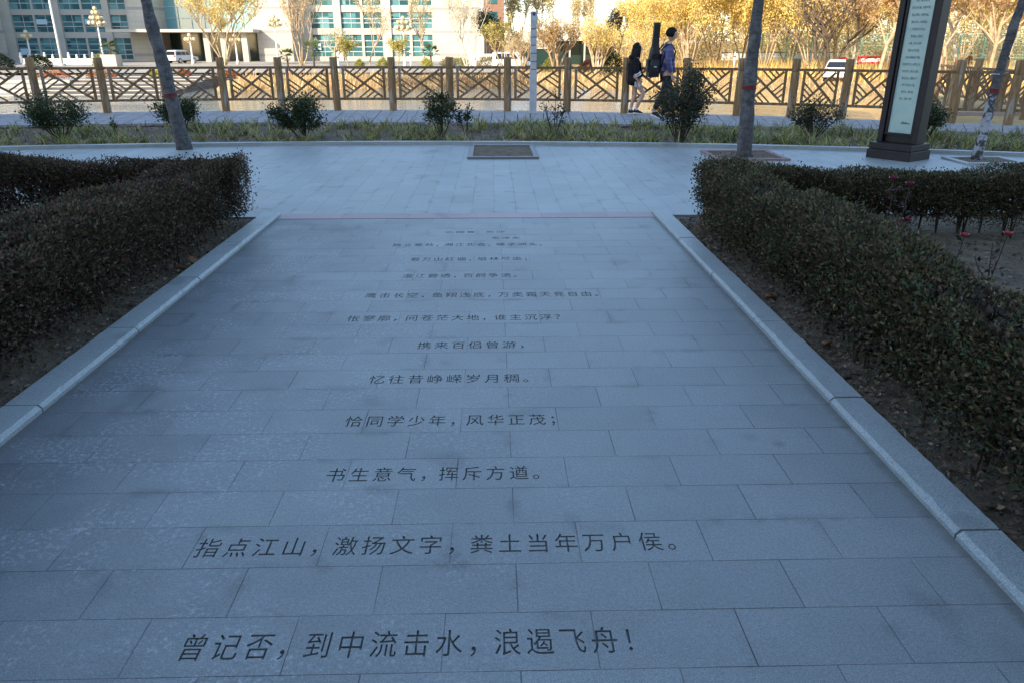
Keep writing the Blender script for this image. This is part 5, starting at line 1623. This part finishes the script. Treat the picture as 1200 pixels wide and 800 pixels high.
for (x, y, h, lb) in [(-15.1, 80, 1.75, 'white post on the far bank left of the small golden trees'), (-8.5, 85, 2.1, 'white post on the far bank before the right office wing'), (-1.65, 80, 1.6, 'white post on the far bank below the pale bare tree'),
                      (9.85, 75, 1.7, 'short white post on the far bank right of the brown tree'), (7.3, 70, .01, ''), (10.75, 78, 3.1, 'tall white post on the far bank left of the round green bush'), (23.5, 78, 1.9, 'white post on the far bank behind the straight trunk')]:
    if h < .1: continue
    rt = tag(empty('marker_post', (x, y, -1.35)), lb, 'post', 'white posts along the far bank')
    b = MB(); b.lathe([(.10, -.1), (.09, h), (.05, h + .06)], n=10); b.build('shaft', M['white_paint'], rt, smooth=True)
    b = MB(); b.lathe([(.104, h * .8), (.104, h * .88)], n=10); b.build('band', M['steps'], rt)

# white balustrade on the left
bl = tag(empty('balustrade', (-54, 104, -1.13)), 'white carved stone balustrade in front of the left office wing', 'balustrade')
rr = random.Random(2)
b = MB(); b.box(-5.5, 5.5, -.12, .12, 0, .25); b.box(-5.5, 5.5, -.07, .07, .62, .74); b.build('rail', M['white_paint'], bl)
for k in range(12):
    b = MB(); xx = -5.5 + k; h = 1.05 + (.25 if k % 3 == 0 else 0)
    b.box(xx - .13, xx + .13, -.13, .13, .252, h - .2); b.lathe([(.12, h - .2), (.17, h - .1), (.10, h), (.15, h + .08), (.05, h + .2)], (xx, 0, 0), 8); b.build('baluster_post', M['white_paint'], bl)
b = MB()
for k in range(11): b.box(-5.5 + k + .2, -5.5 + k + .8, -.04, .04, .252, .618)
b.build('infill_slab', M['white_paint'], bl)
pl2 = tag(empty('planter_box', (-45.0, 97, -1.13)), 'pale square stone planter box beside the palm', 'planter')
b = MB(); b.box(-.9, .9, -.8, .8, 0, 1.3); b.build('body', M['steps_light'], pl2, bevel=.05)
b = MB(); b.box(-.75, .75, -.65, .65, 1.302, 1.33); b.build('soil_fill', M['soil'], pl2)

# ================================================================== FAR TREES
GOLD = [(.84, .66, .22), (.80, .60, .18), (.86, .71, .29), (.74, .55, .18), (.82, .68, .27)]
YGREEN = [(.55, .48, .08), (.45, .42, .08), (.60, .47, .09)]
ORANGE = [(.62, .40, .17), (.68, .46, .21), (.54, .34, .15), (.66, .50, .28)]
BROWN = [(.36, .24, .12), (.44, .30, .14), (.30, .21, .11), (.48, .36, .17)]
OLIVE = [(.26, .24, .08), (.34, .30, .09), (.42, .36, .10), (.20, .19, .07)]
DARKG = [(.020, .032, .018), (.03, .045, .022), (.015, .022, .014)]
PALE = [(.56, .44, .22), (.62, .50, .28), (.50, .38, .2)]
def tree_meshes(seed, h, w, nstem, base_h, cols, nleaf, lsize, droop=.0, upright=.6, levels=3, twig=.012, spread=.5, tr=.16):
    """trunk tubes and a crown of many leaves along the fine branches"""
    rr = random.Random(seed); rng = np.random.default_rng(seed)
    tb = MB(); cb = MB(); tips = []
    def grow(p, d, L, r, lv):
        n = 4; pts = [p]; dd = d.copy()
        for s in range(n):
            up = upright * .22 if lv < levels else upright * .1 - droop * .5
            dd = (dd + Vector((rr.uniform(-.18, .18), rr.uniform(-.18, .18), up))).normalized()
            pts.append(pts[-1] + dd * L / n)
        rad = [max(r * (1 - .15 * s), .006) for s in range(n + 1)]
        (tb if lv <= 1 else cb).tube(pts, rad, 6 if lv <= 1 else 4, cap=False)
        if lv >= 2: tips.append(pts)
        if lv < levels:
            for k in range(rr.choice((3, 4)) if lv else 5):
                q = pts[rr.choice((2, 3, 4))] if lv else pts[rr.choice((2, 3, 3, 4))]
                a = rr.uniform(0, 6.283)
                nd = (dd * .75 + Vector((math.cos(a), math.sin(a), rr.uniform(-.1, .5))) * spread).normalized()
                grow(q, nd, L * rr.uniform(.52, .72), r * .5, lv + 1)
    for k in range(nstem):
        a = 6.283 * k / nstem + rr.uniform(-.3, .3); t_ = .12 if nstem == 1 else .34
        d = Vector((math.cos(a) * t_, math.sin(a) * t_, 1)).normalized()
        grow(Vector((math.cos(a) * .1 * (nstem > 1), math.sin(a) * .1 * (nstem > 1), 0)), d, h * (.52 if nstem > 1 else .5), tr * (1 if nstem == 1 else .7), 0)
    # fit the crown to the wanted width and height
    allp = np.array([tuple(q) for t_ in tips for q in t_])
    sz = h / allp[:, 2].max(); sw_ = (w / 2) / np.percentile(np.hypot(allp[:, 0], allp[:, 1]), 92)
    def fit(v): return (v[0] * sw_ , v[1] * sw_, v[2] * sz)
    for mb in (tb, cb):
        mb.v = [(v[0] * (1 + (sw_ - 1) * min(1, max(0, v[2] * sz / h * 2.2))), v[1] * (1 + (sw_ - 1) * min(1, max(0, v[2] * sz / h * 2.2))), v[2] * sz) for v in mb.v]
    P = []
    per = max(2, int(nleaf / max(1, len(tips))))
    for pts in tips:
        A = np.array([tuple(q) for q in pts])
        k = rng.uniform(.8, len(A) - 1 + .25, per); i = np.minimum(k.astype(int), len(A) - 2); f = (k - i)[:, None]
        q = A[i] * (1 - f) + A[i + 1] * f
        m_ = np.minimum(1, np.maximum(0, q[:, 2] * sz / h * 2.2)); s_ = (1 + (sw_ - 1) * m_)[:, None]
        q = q * np.concatenate([s_, s_, np.full_like(s_, sz)], 1)
        P.append(q + rng.normal(size=q.shape) * lsize * .7 - np.array([0, 0, 1]) * (rng.exponential(.5, len(q)) * droop)[:, None])
    P = np.concatenate(P); P = P[P[:, 2] > base_h * (.8 + .4 * rng.random(len(P)))]
    n = len(P)
    ax = rng.normal(size=(n, 3)) + np.array([0, 0, -.2 - droop * 2])
    Ls = rng.uniform(.6, 1.3, n) * lsize
    leaves = quads_mesh('leaves', leaf_quads(rng, P, ax, Ls, Ls * .55), palette(rng, n, cols, .16))
    return tb.mesh('trunk'), cb.mesh('branches'), leaves
_tm = {}
def far_tree(kind, label, x, y, z=-1.3, s=1.0, rz=0.0, bark='bark_far', group=None, name='tree', cat='tree', **kw):
    if kind not in _tm:
        a, b_, c_ = tree_meshes(**kw)
        a.materials.append(M[bark]); b_.materials.append(M[bark]); c_.materials.append(M['leaf_far'])
        for me in (a, b_): me.polygons.foreach_set('use_smooth', [True] * len(me.polygons))
        _tm[kind] = (a, b_, c_)
    rt = tag(empty(name, (x, y, z), rz), label, cat, group); rt.scale = (s, s, s)
    for nm_, me in zip(('trunk', 'branches', 'crown'), _tm[kind]):
        o = bpy.data.objects.new(nm_, me); col.objects.link(o); o.parent = rt
    return rt
# left: in front of the office
far_tree('goldbig', 'big golden leaved tree in front of the glass entrance hall', -32.8, 100, seed=1, h=12.0, w=9.5, nstem=5, base_h=1.2, cols=GOLD + ORANGE[:1], nleaf=13000, lsize=.19, upright=.8)
far_tree('bareorange', 'tall bare orange barked tree with few leaves before the shaded stair block', -22.9, 98, seed=2, h=12, w=5.6, nstem=4, base_h=1.0, cols=ORANGE + PALE, nleaf=1300, lsize=.22, upright=1.3, spread=.4)
far_tree('smallpale', 'small pale green leaved tree left of the small golden trees', -17.95, 92, seed=3, h=4.6, w=4.0, nstem=1, base_h=1.7, cols=[(.40, .42, .18), (.48, .46, .2)], nleaf=420, lsize=.2, tr=.1)
far_tree('smallgold', 'small round olive golden tree before the right office wing', -15.9, 90, seed=4, h=3.4, w=2.1, nstem=1, base_h=.9, cols=YGREEN + OLIVE, nleaf=900, lsize=.2, tr=.08)
far_tree('barethin', 'thin bare tree with scattered yellow leaves left of the stone pier', -14.4, 95, seed=5, h=8.6, w=4.6, nstem=1, base_h=1.5, cols=PALE + GOLD[:1], nleaf=900, lsize=.2, upright=1.0, tr=.1)
far_tree('smallgold', 'second small round olive golden tree, right of the stone pier', -10.5, 90, rz=2.0, s=1.05)
far_tree('barethin', 'thin bare tree with scattered yellow leaves right of the two tier lamp', -7.7, 95, rz=1.9, s=.95)
far_tree('barepale', 'bare pale tree with many upright twigs in front of the blank end block', -2.75, 92, seed=6, h=9.2, w=5.4, nstem=4, base_h=2.2, cols=PALE, nleaf=1500, lsize=.17, upright=1.2, spread=.45, tr=.14, bark='bark_pale')
far_tree('darkgreen', 'dark evergreen tree beside the right end of the office building', -.6, 112, seed=7, h=7.2, w=3.4, nstem=3, base_h=.5, cols=DARKG, nleaf=3000, lsize=.3, upright=1.0, bark='bark_dark')
far_tree('olive', 'olive and yellow leaved tree in front of the dark evergreen', 1.1, 85, seed=8, h=5.6, w=4.0, nstem=3, base_h=.8, cols=OLIVE + GOLD[:2], nleaf=5200, lsize=.15)
far_tree('baregrey', 'bushy half bare brownish tree left of the metal lamp post', 3.0, 83, seed=9, h=4.6, w=4.6, nstem=4, base_h=.6, cols=BROWN + PALE, nleaf=1100, lsize=.18)
far_tree('browngold', 'broad brown and gold tree right of the metal lamp post', 6.4, 80, seed=10, h=5.4, w=6.2, nstem=5, base_h=.7, cols=BROWN + ORANGE, nleaf=6000, lsize=.15)
far_tree('poplar', 'tall pale poplar far behind above the kiosk', 5.4, 180, seed=11, h=18, w=7, nstem=3, base_h=2, cols=PALE + GOLD[2:3], nleaf=4600, lsize=.36, upright=2.0, spread=.35, tr=.2)
far_tree('poplar', 'tall pale poplar far behind the broad brown and gold tree', 12.3, 185, rz=2, s=1.12)
far_tree('poplar', 'tall pale poplar far behind the pavilion', 19.0, 180, rz=4, s=.92)
far_tree('poplar', 'tall pale poplar at the left end of the far poplar row', -1.6, 190, rz=5.2, s=1.0)
far_tree('goldround', 'golden tree with several splayed stems in front of the pavilion', 9.4, 72, seed=12, h=5.6, w=4.2, nstem=6, base_h=1.3, cols=GOLD, nleaf=6500, lsize=.14, upright=.7)
far_tree('darkcone', 'dark greyish conifer behind the golden tree', 18.5, 120, seed=13, h=8.4, w=4.4, nstem=1, base_h=.6, cols=[(.10, .085, .07), (.07, .065, .05), (.05, .05, .04)], nleaf=3000, lsize=.3, upright=.2, bark='bark_dark')
# the golden belt behind the walkers
specs = [('belt1', 14.6, 78, .82, 0), ('belt2', 18.4, 88, 1.1, 1), ('belt1', 18.6, 76, 1.1, 2.2), ('belt3', 22.6, 82, 1.15, .4), ('belt2', 28.6, 92, 1.25, 3), ('belt1', 26.4, 78, 1.2, 4), ('belt3', 31.8, 86, 1.2, 2), ('belt2', 30.1, 76, 1.1, 5), ('belt3', 37.5, 92, 1.3, 1.2), ('belt2', 23.6, 97, 1.35, 4.4)]
lab = ['leftmost golden willow right behind the walking girl', 'golden willow in the second row above the long black bag', 'golden willow standing above the walking man', 'large golden willow right of the walking man', 'tall golden willow in the back row left of the straight trunk',
       'golden willow just left of the straight near trunk', 'tall golden willow in the back row right of the straight trunk', 'golden willow in the front row right of the straight trunk', 'yellow willow in the back row above the right white car', 'highest golden willow in the rear row right of the walking man']
KW = {'belt1': dict(seed=21, h=10.5, w=8.0, nstem=6, base_h=.5, cols=GOLD, nleaf=17000, lsize=.17, tr=.10, droop=.6, upright=.7),
      'belt2': dict(seed=22, h=11, w=8.0, nstem=5, base_h=.8, cols=GOLD + YGREEN[:1], nleaf=17000, lsize=.17, tr=.10, droop=.9, upright=.8),
      'belt3': dict(seed=23, h=11.5, w=8.6, nstem=5, base_h=.6, cols=GOLD + YGREEN[1:2], nleaf=17000, lsize=.17, tr=.10, droop=.9, upright=.8)}
for (k, x, y, s, rz), lb in zip(specs, lab):
    far_tree(k, lb, x, y, s=s, rz=rz, group='golden trees on the far bank', **KW[k])
far_tree('willow', 'yellow green weeping willow left of the plane trees', 35.5, 84, seed=24, h=11.5, w=8, nstem=4, base_h=1.6, cols=YGREEN, nleaf=16000, lsize=.17, tr=.11, droop=1.6, upright=.5, group='golden trees on the far bank')
far_tree('darklimb', 'dark limbed spreading tree right behind the right white car', 27.6, 66, seed=25, h=8.5, w=8.5, nstem=4, base_h=3.0, cols=ORANGE + BROWN, nleaf=2200, lsize=.22, upright=.5, bark='bark_dark', tr=.2)
specs = [('plane1', 31.9, 71, 1.0, 0), ('plane2', 29.3, 60.5, 1.0, 1), ('plane1', 38.6, 76, 1.1, 2), ('plane2', 32.7, 57.5, 1.0, 3), ('plane1', 36.1, 62, 1.0, 4), ('plane2', 37.0, 59, 1.05, 5), ('plane1', 37.9, 56.5, 1.0, 1.1), ('plane2', 45.4, 73, 1.15, 2.3), ('plane1', 41.6, 60, 1.05, 3.6), ('plane2', 36.0, 84, 1.2, 4.2), ('plane1', 48, 88, 1.3, .4)]
lab = ['plane tree behind the red banner', 'plane tree just left of the sign board', 'plane tree in the back row hidden by the sign board', 'first pale trunked plane tree right of the sign board', 'whitish trunked plane tree second right of the sign board',
       'plane tree with a stout brown trunk left of the thin limewashed tree', 'plane tree near the right edge with a forked pale trunk', 'back row plane tree behind the thin limewashed tree', 'plane tree at the right edge of the photo', 'back row plane tree above the red banner', 'farthest plane tree in the right corner']
KW = {'plane1': dict(seed=31, h=10, w=8.5, nstem=1, base_h=2.2, cols=ORANGE + PALE[:1], nleaf=11000, lsize=.17, upright=.6, tr=.15, spread=.65, bark='bark_pale'),
      'plane2': dict(seed=32, h=10, w=8.5, nstem=1, base_h=2.0, cols=ORANGE + BROWN[:2], nleaf=11000, lsize=.17, upright=.6, tr=.16, spread=.65, bark='bark_far')}
for (k, x, y, s, rz), lb in zip(specs, lab):
    far_tree(k, lb, x, y, s=s, rz=rz, group='plane trees on the right bank', **KW[k])

rr = random.Random(12)
back = [(29, 122), (37, 116), (45, 121), (53, 117), (61, 122), (69, 117), (78, 121), (33, 140), (48, 143), (63, 141), (84, 138)]
lab = ['above the low boundary wall right of the walking man', 'behind the straight near trunk', 'right of the straight near trunk', 'left of the plane trees', 'behind the red banner', 'behind the sign board', 'behind the right plane trees', 'deepest in the middle', 'deepest right of the middle', 'deepest behind the plane trees', 'deepest at the right end']
for i, (x, y) in enumerate(back):
    far_tree('belt%d' % (i % 3 + 1), 'golden tree of the last row, ' + lab[i], x, y, s=rr.uniform(1.25, 1.55), rz=rr.uniform(0, 6), group='golden trees of the last row')
# bushes and palms
def bush(label, x, y, w, h, seed, cols, z=-1.3, nleaf=900, lsize=.16, name='bush'):
    rng = np.random.default_rng(seed); rt = tag(empty(name, (x, y, z)), label, 'bush')
    n = nleaf; v = rnd_unit(rng, n); v[:, 2] = np.abs(v[:, 2]); r = rng.uniform(.55, 1.05, n) ** .6
    r = r * (1 + .10 * np.sin(v[:, 0] * 5 + seed) + .08 * np.sin(v[:, 1] * 7 + v[:, 2] * 4))
    P = v * r[:, None] * np.array([w / 2, w / 2, h * .95]) + np.array([0, 0, .04])
    ax = v + rng.normal(size=(n, 3)) * .6; Ls = rng.uniform(.7, 1.3, n) * lsize
    link('foliage', quads_mesh('foliage', leaf_quads(rng, P, ax, Ls, Ls * .6), palette(rng, n, cols, .2)), M['leaf_far'], rt)
    st = MB()
    for k in range(7): st.tube([(0, 0, -.1), tuple(P[k] * .5), tuple(P[k] * .9)], [.04, .03, .01], 5)
    st.build('stems', M['stem'], rt)
YB = [(.36, .34, .08), (.28, .29, .07), (.42, .38, .11)]
bush('clipped yellow green round bush right of the stone pier', -11.85, 88, 1.3, 1.2, 1, YB)
bush('clipped yellow green round bush left of the small golden tree', -14.2, 87, 1.2, 1.1, 2, YB)
bush('clipped yellow round bush before the right office wing end', -7.1, 88, 1.3, 1.2, 3, [(.50, .45, .10), (.42, .40, .1)])
bush('long low dull hedge bush at the foot of the blank end block', -4.5, 96, 3.6, 1.2, 4, OLIVE, nleaf=1600)
bush('dull brown bush at the right foot of the blank end block', -.4, 97, 3.0, 1.3, 5, OLIVE + BROWN, nleaf=1400)
bush('round dark green bush between the golden trees left of the walking girl', 11.0, 76, 2.6, 2.3, 6, [(.06, .10, .035), (.09, .13, .045), (.04, .07, .03)], nleaf=1800, lsize=.2)
bush('reddish low bush by the pavilion', 9.9, 84, 1.6, 1.1, 7, [(.30, .12, .07), (.25, .10, .06)])
bush('yellow green low bush right of the metal lamp post', 6.0, 84, 1.9, 1.2, 8, YB)
bush('dark rounded bush at the far left before the office side block', -55.5, 92, 3.4, 1.9, 9, DARKG + [(.05, .06, .03)], nleaf=1700, lsize=.2)
bush('second dark rounded bush at the far left beside the white balustrade', -51.4, 93, 2.6, 1.5, 10, DARKG + [(.06, .07, .035)], nleaf=1400, lsize=.2)
bush('round golden brown bush right of the white balustrade', -46.9, 98, 1.7, 1.6, 11, BROWN + YB)
for i, (x, y, w, lb) in enumerate([(-36.5, 68, 2.6, 'red orange flower clump at the far left edge of the terrace'), (-32.6, 68, 2.4, 'red orange flower clump above the pale terrace steps'), (-29.0, 70, 1.0, 'small yellow flower clump beside the red orange one'), (-26.9, 71, 1.1, 'small orange flower clump at the top of the grey steps'), (-22.9, 70, 1.5, 'brown red flower clump behind the leaning trunk')]):
    bush(lb, x, y, w, .55, 20 + i, [(.55, .12, .05), (.60, .20, .08), (.15, .16, .05)] if i != 2 else [(.6, .5, .08), (.4, .4, .08)], z=-1.25, nleaf=700, lsize=.12, name='flower_clump')
def palm(label, x, y, h, s, seed, z=-1.3):
    rr = random.Random(seed); rt = tag(empty('palm_tree', (x, y, z)), label, 'palm')
    b = MB(); b.tube([(0, 0, -.1), (.03, 0, h * .5), (0, 0, h)], [.13, .11, .10], 8); b.build('trunk', M['bark_dark'], rt, smooth=True)
    Q = []
    for k in range(24):
        a = rr.uniform(0, 6.283); el = rr.uniform(-.5, 1.2); L = s * rr.uniform(.75, 1.05)
        d = Vector((math.cos(a) * math.cos(el), math.sin(a) * math.cos(el), math.sin(el))); c = Vector((0, 0, h)) + d * L * .55
        sv = d.cross(Vector((0, 0, 1)));
        if sv.length < .1: sv = Vector((1, 0, 0))
        sv.normalize()
        Q.append([Vector((0, 0, h)) + sv * .015, Vector((0, 0, h)) - sv * .015, c - sv * .012, c + sv * .012])
        for j in range(11):   # fan of pointed leaflets
            t_ = (j - 5) / 5 * 1.25; dd = d * math.cos(t_) + sv * math.sin(t_) + Vector((0, 0, -.18 * abs(t_) - .1))
            e = c + dd * L * .5; m_ = c + dd * L * .22; w_ = dd.cross(d).normalized().cross(dd).normalized() * .035 if abs(t_) > .01 else sv * .035
            Q.append([c, m_ + w_, e, m_ - w_])
    V = np.array([[tuple(p) for p in q] for q in Q])
    rng = np.random.default_rng(seed)
    link('fronds', quads_mesh('fronds', V, palette(rng, len(V), [(.10, .14, .04), (.16, .19, .06), (.07, .10, .03)], .2)), M['leaf_far'], rt)
palm('fan palm before the shaded recess of the office', -20.8, 95, 1.9, 1.7, 1)
palm('fan palm in front of the blank cream end block', -6.95, 92, 1.7, 1.25, 2)
palm('small fan palm at the foot of the ornate lamp before the stair block', -23.6, 94, 1.3, 1.2, 3)
palm('fan palm in the pale planter box', -45.0, 97, .75, 1.3, 4, z=.15)

# the far wood behind everything on the right bank, one mass
rng = np.random.default_rng(55)
nw = 60000
X = rng.uniform(8, 150, nw); Y = rng.uniform(128, 160, nw)
tp = 5.5 + 1.6 * np.sin(X * .33) + 1.1 * np.sin(X * .81 + 2) + .8 * np.sin(X * 1.9 + Y * .2)
tp = tp * np.clip((X - 10) / 18, .2, 1)
Z = -1.2 + tp * rng.random(nw) ** .8
Ls = rng.uniform(.25, .6, nw)
o = link('far_wood', quads_mesh('far_wood', leaf_quads(rng, np.stack([X, Y, Z], 1), rng.normal(size=(nw, 3)), Ls, Ls * .6), palette(rng, nw, GOLD + ORANGE + PALE + PALE, .16)), M['leaf_far'])
tag(o, 'distant golden brown wood closing the view behind the far trees', 'wood', None, 'stuff')
# reeds and dry grass along the far water line
rng = np.random.default_rng(5)
def bank_points(n, x0, x1, d0, d1, keepf=None):
    X = rng.uniform(x0, x1, n * 4); Y = rng.uniform(40, 90, n * 4); s = pond_sd(X, Y)
    ok = (s > d0) & (s < d1) & ~((X < -20.5) & (X > -60))
    X, Y = X[ok][:n], Y[ok][:n]
    return np.stack([X, Y, far_z(X, Y) - .05], 1)
RE = [(.62, .42, .18), (.70, .50, .24), (.52, .34, .14), (.74, .57, .32)]
P = bank_points(9000, -21, 14, .2, 3.8)
o = blades('reeds', P[(P[:, 0] < -9.5)], .6, 1.35, .07, RE, 6, 'tall golden dry reeds along the far water line', lean=.5, seg=3, arch=.4); o['category'] = 'reeds'
o = blades('reeds', P[(P[:, 0] >= -9.5) & (P[:, 0] < 3.5)], .6, 1.5, .07, [(.20, .14, .08), (.26, .19, .11), (.15, .11, .065)], 7, 'dark brown reeds along the far bank behind the middle of the fence', lean=1.4, seg=3, arch=.9); o['category'] = 'reeds'
o = blades('reeds', P[(P[:, 0] >= 3.5)], .4, 1.0, .06, RE, 8, 'low golden reeds on the right part of the far bank', lean=.7, seg=3, arch=.5); o['category'] = 'reeds'
P = bank_points(26000, -20, 46, 1.5, 26)
o = blades('dry_grass', P, .12, .45, .05, RE + [(.50, .34, .14)], 9, 'short golden dry grass over the far bank', lean=1.4, seg=2, arch=.5); o['category'] = 'dry grass'
P = bank_points(9000, 12, 48, 14, 40)
o = blades('reeds', P, .7, 2.0, .055, [(.74, .50, .14), (.66, .43, .12), (.56, .38, .15), (.80, .60, .24)], 10, 'tall golden undergrowth between the trunks of the far trees', lean=.5, seg=3, arch=.5); o['category'] = 'reeds'
# pale stones at the waterline below the dark reeds
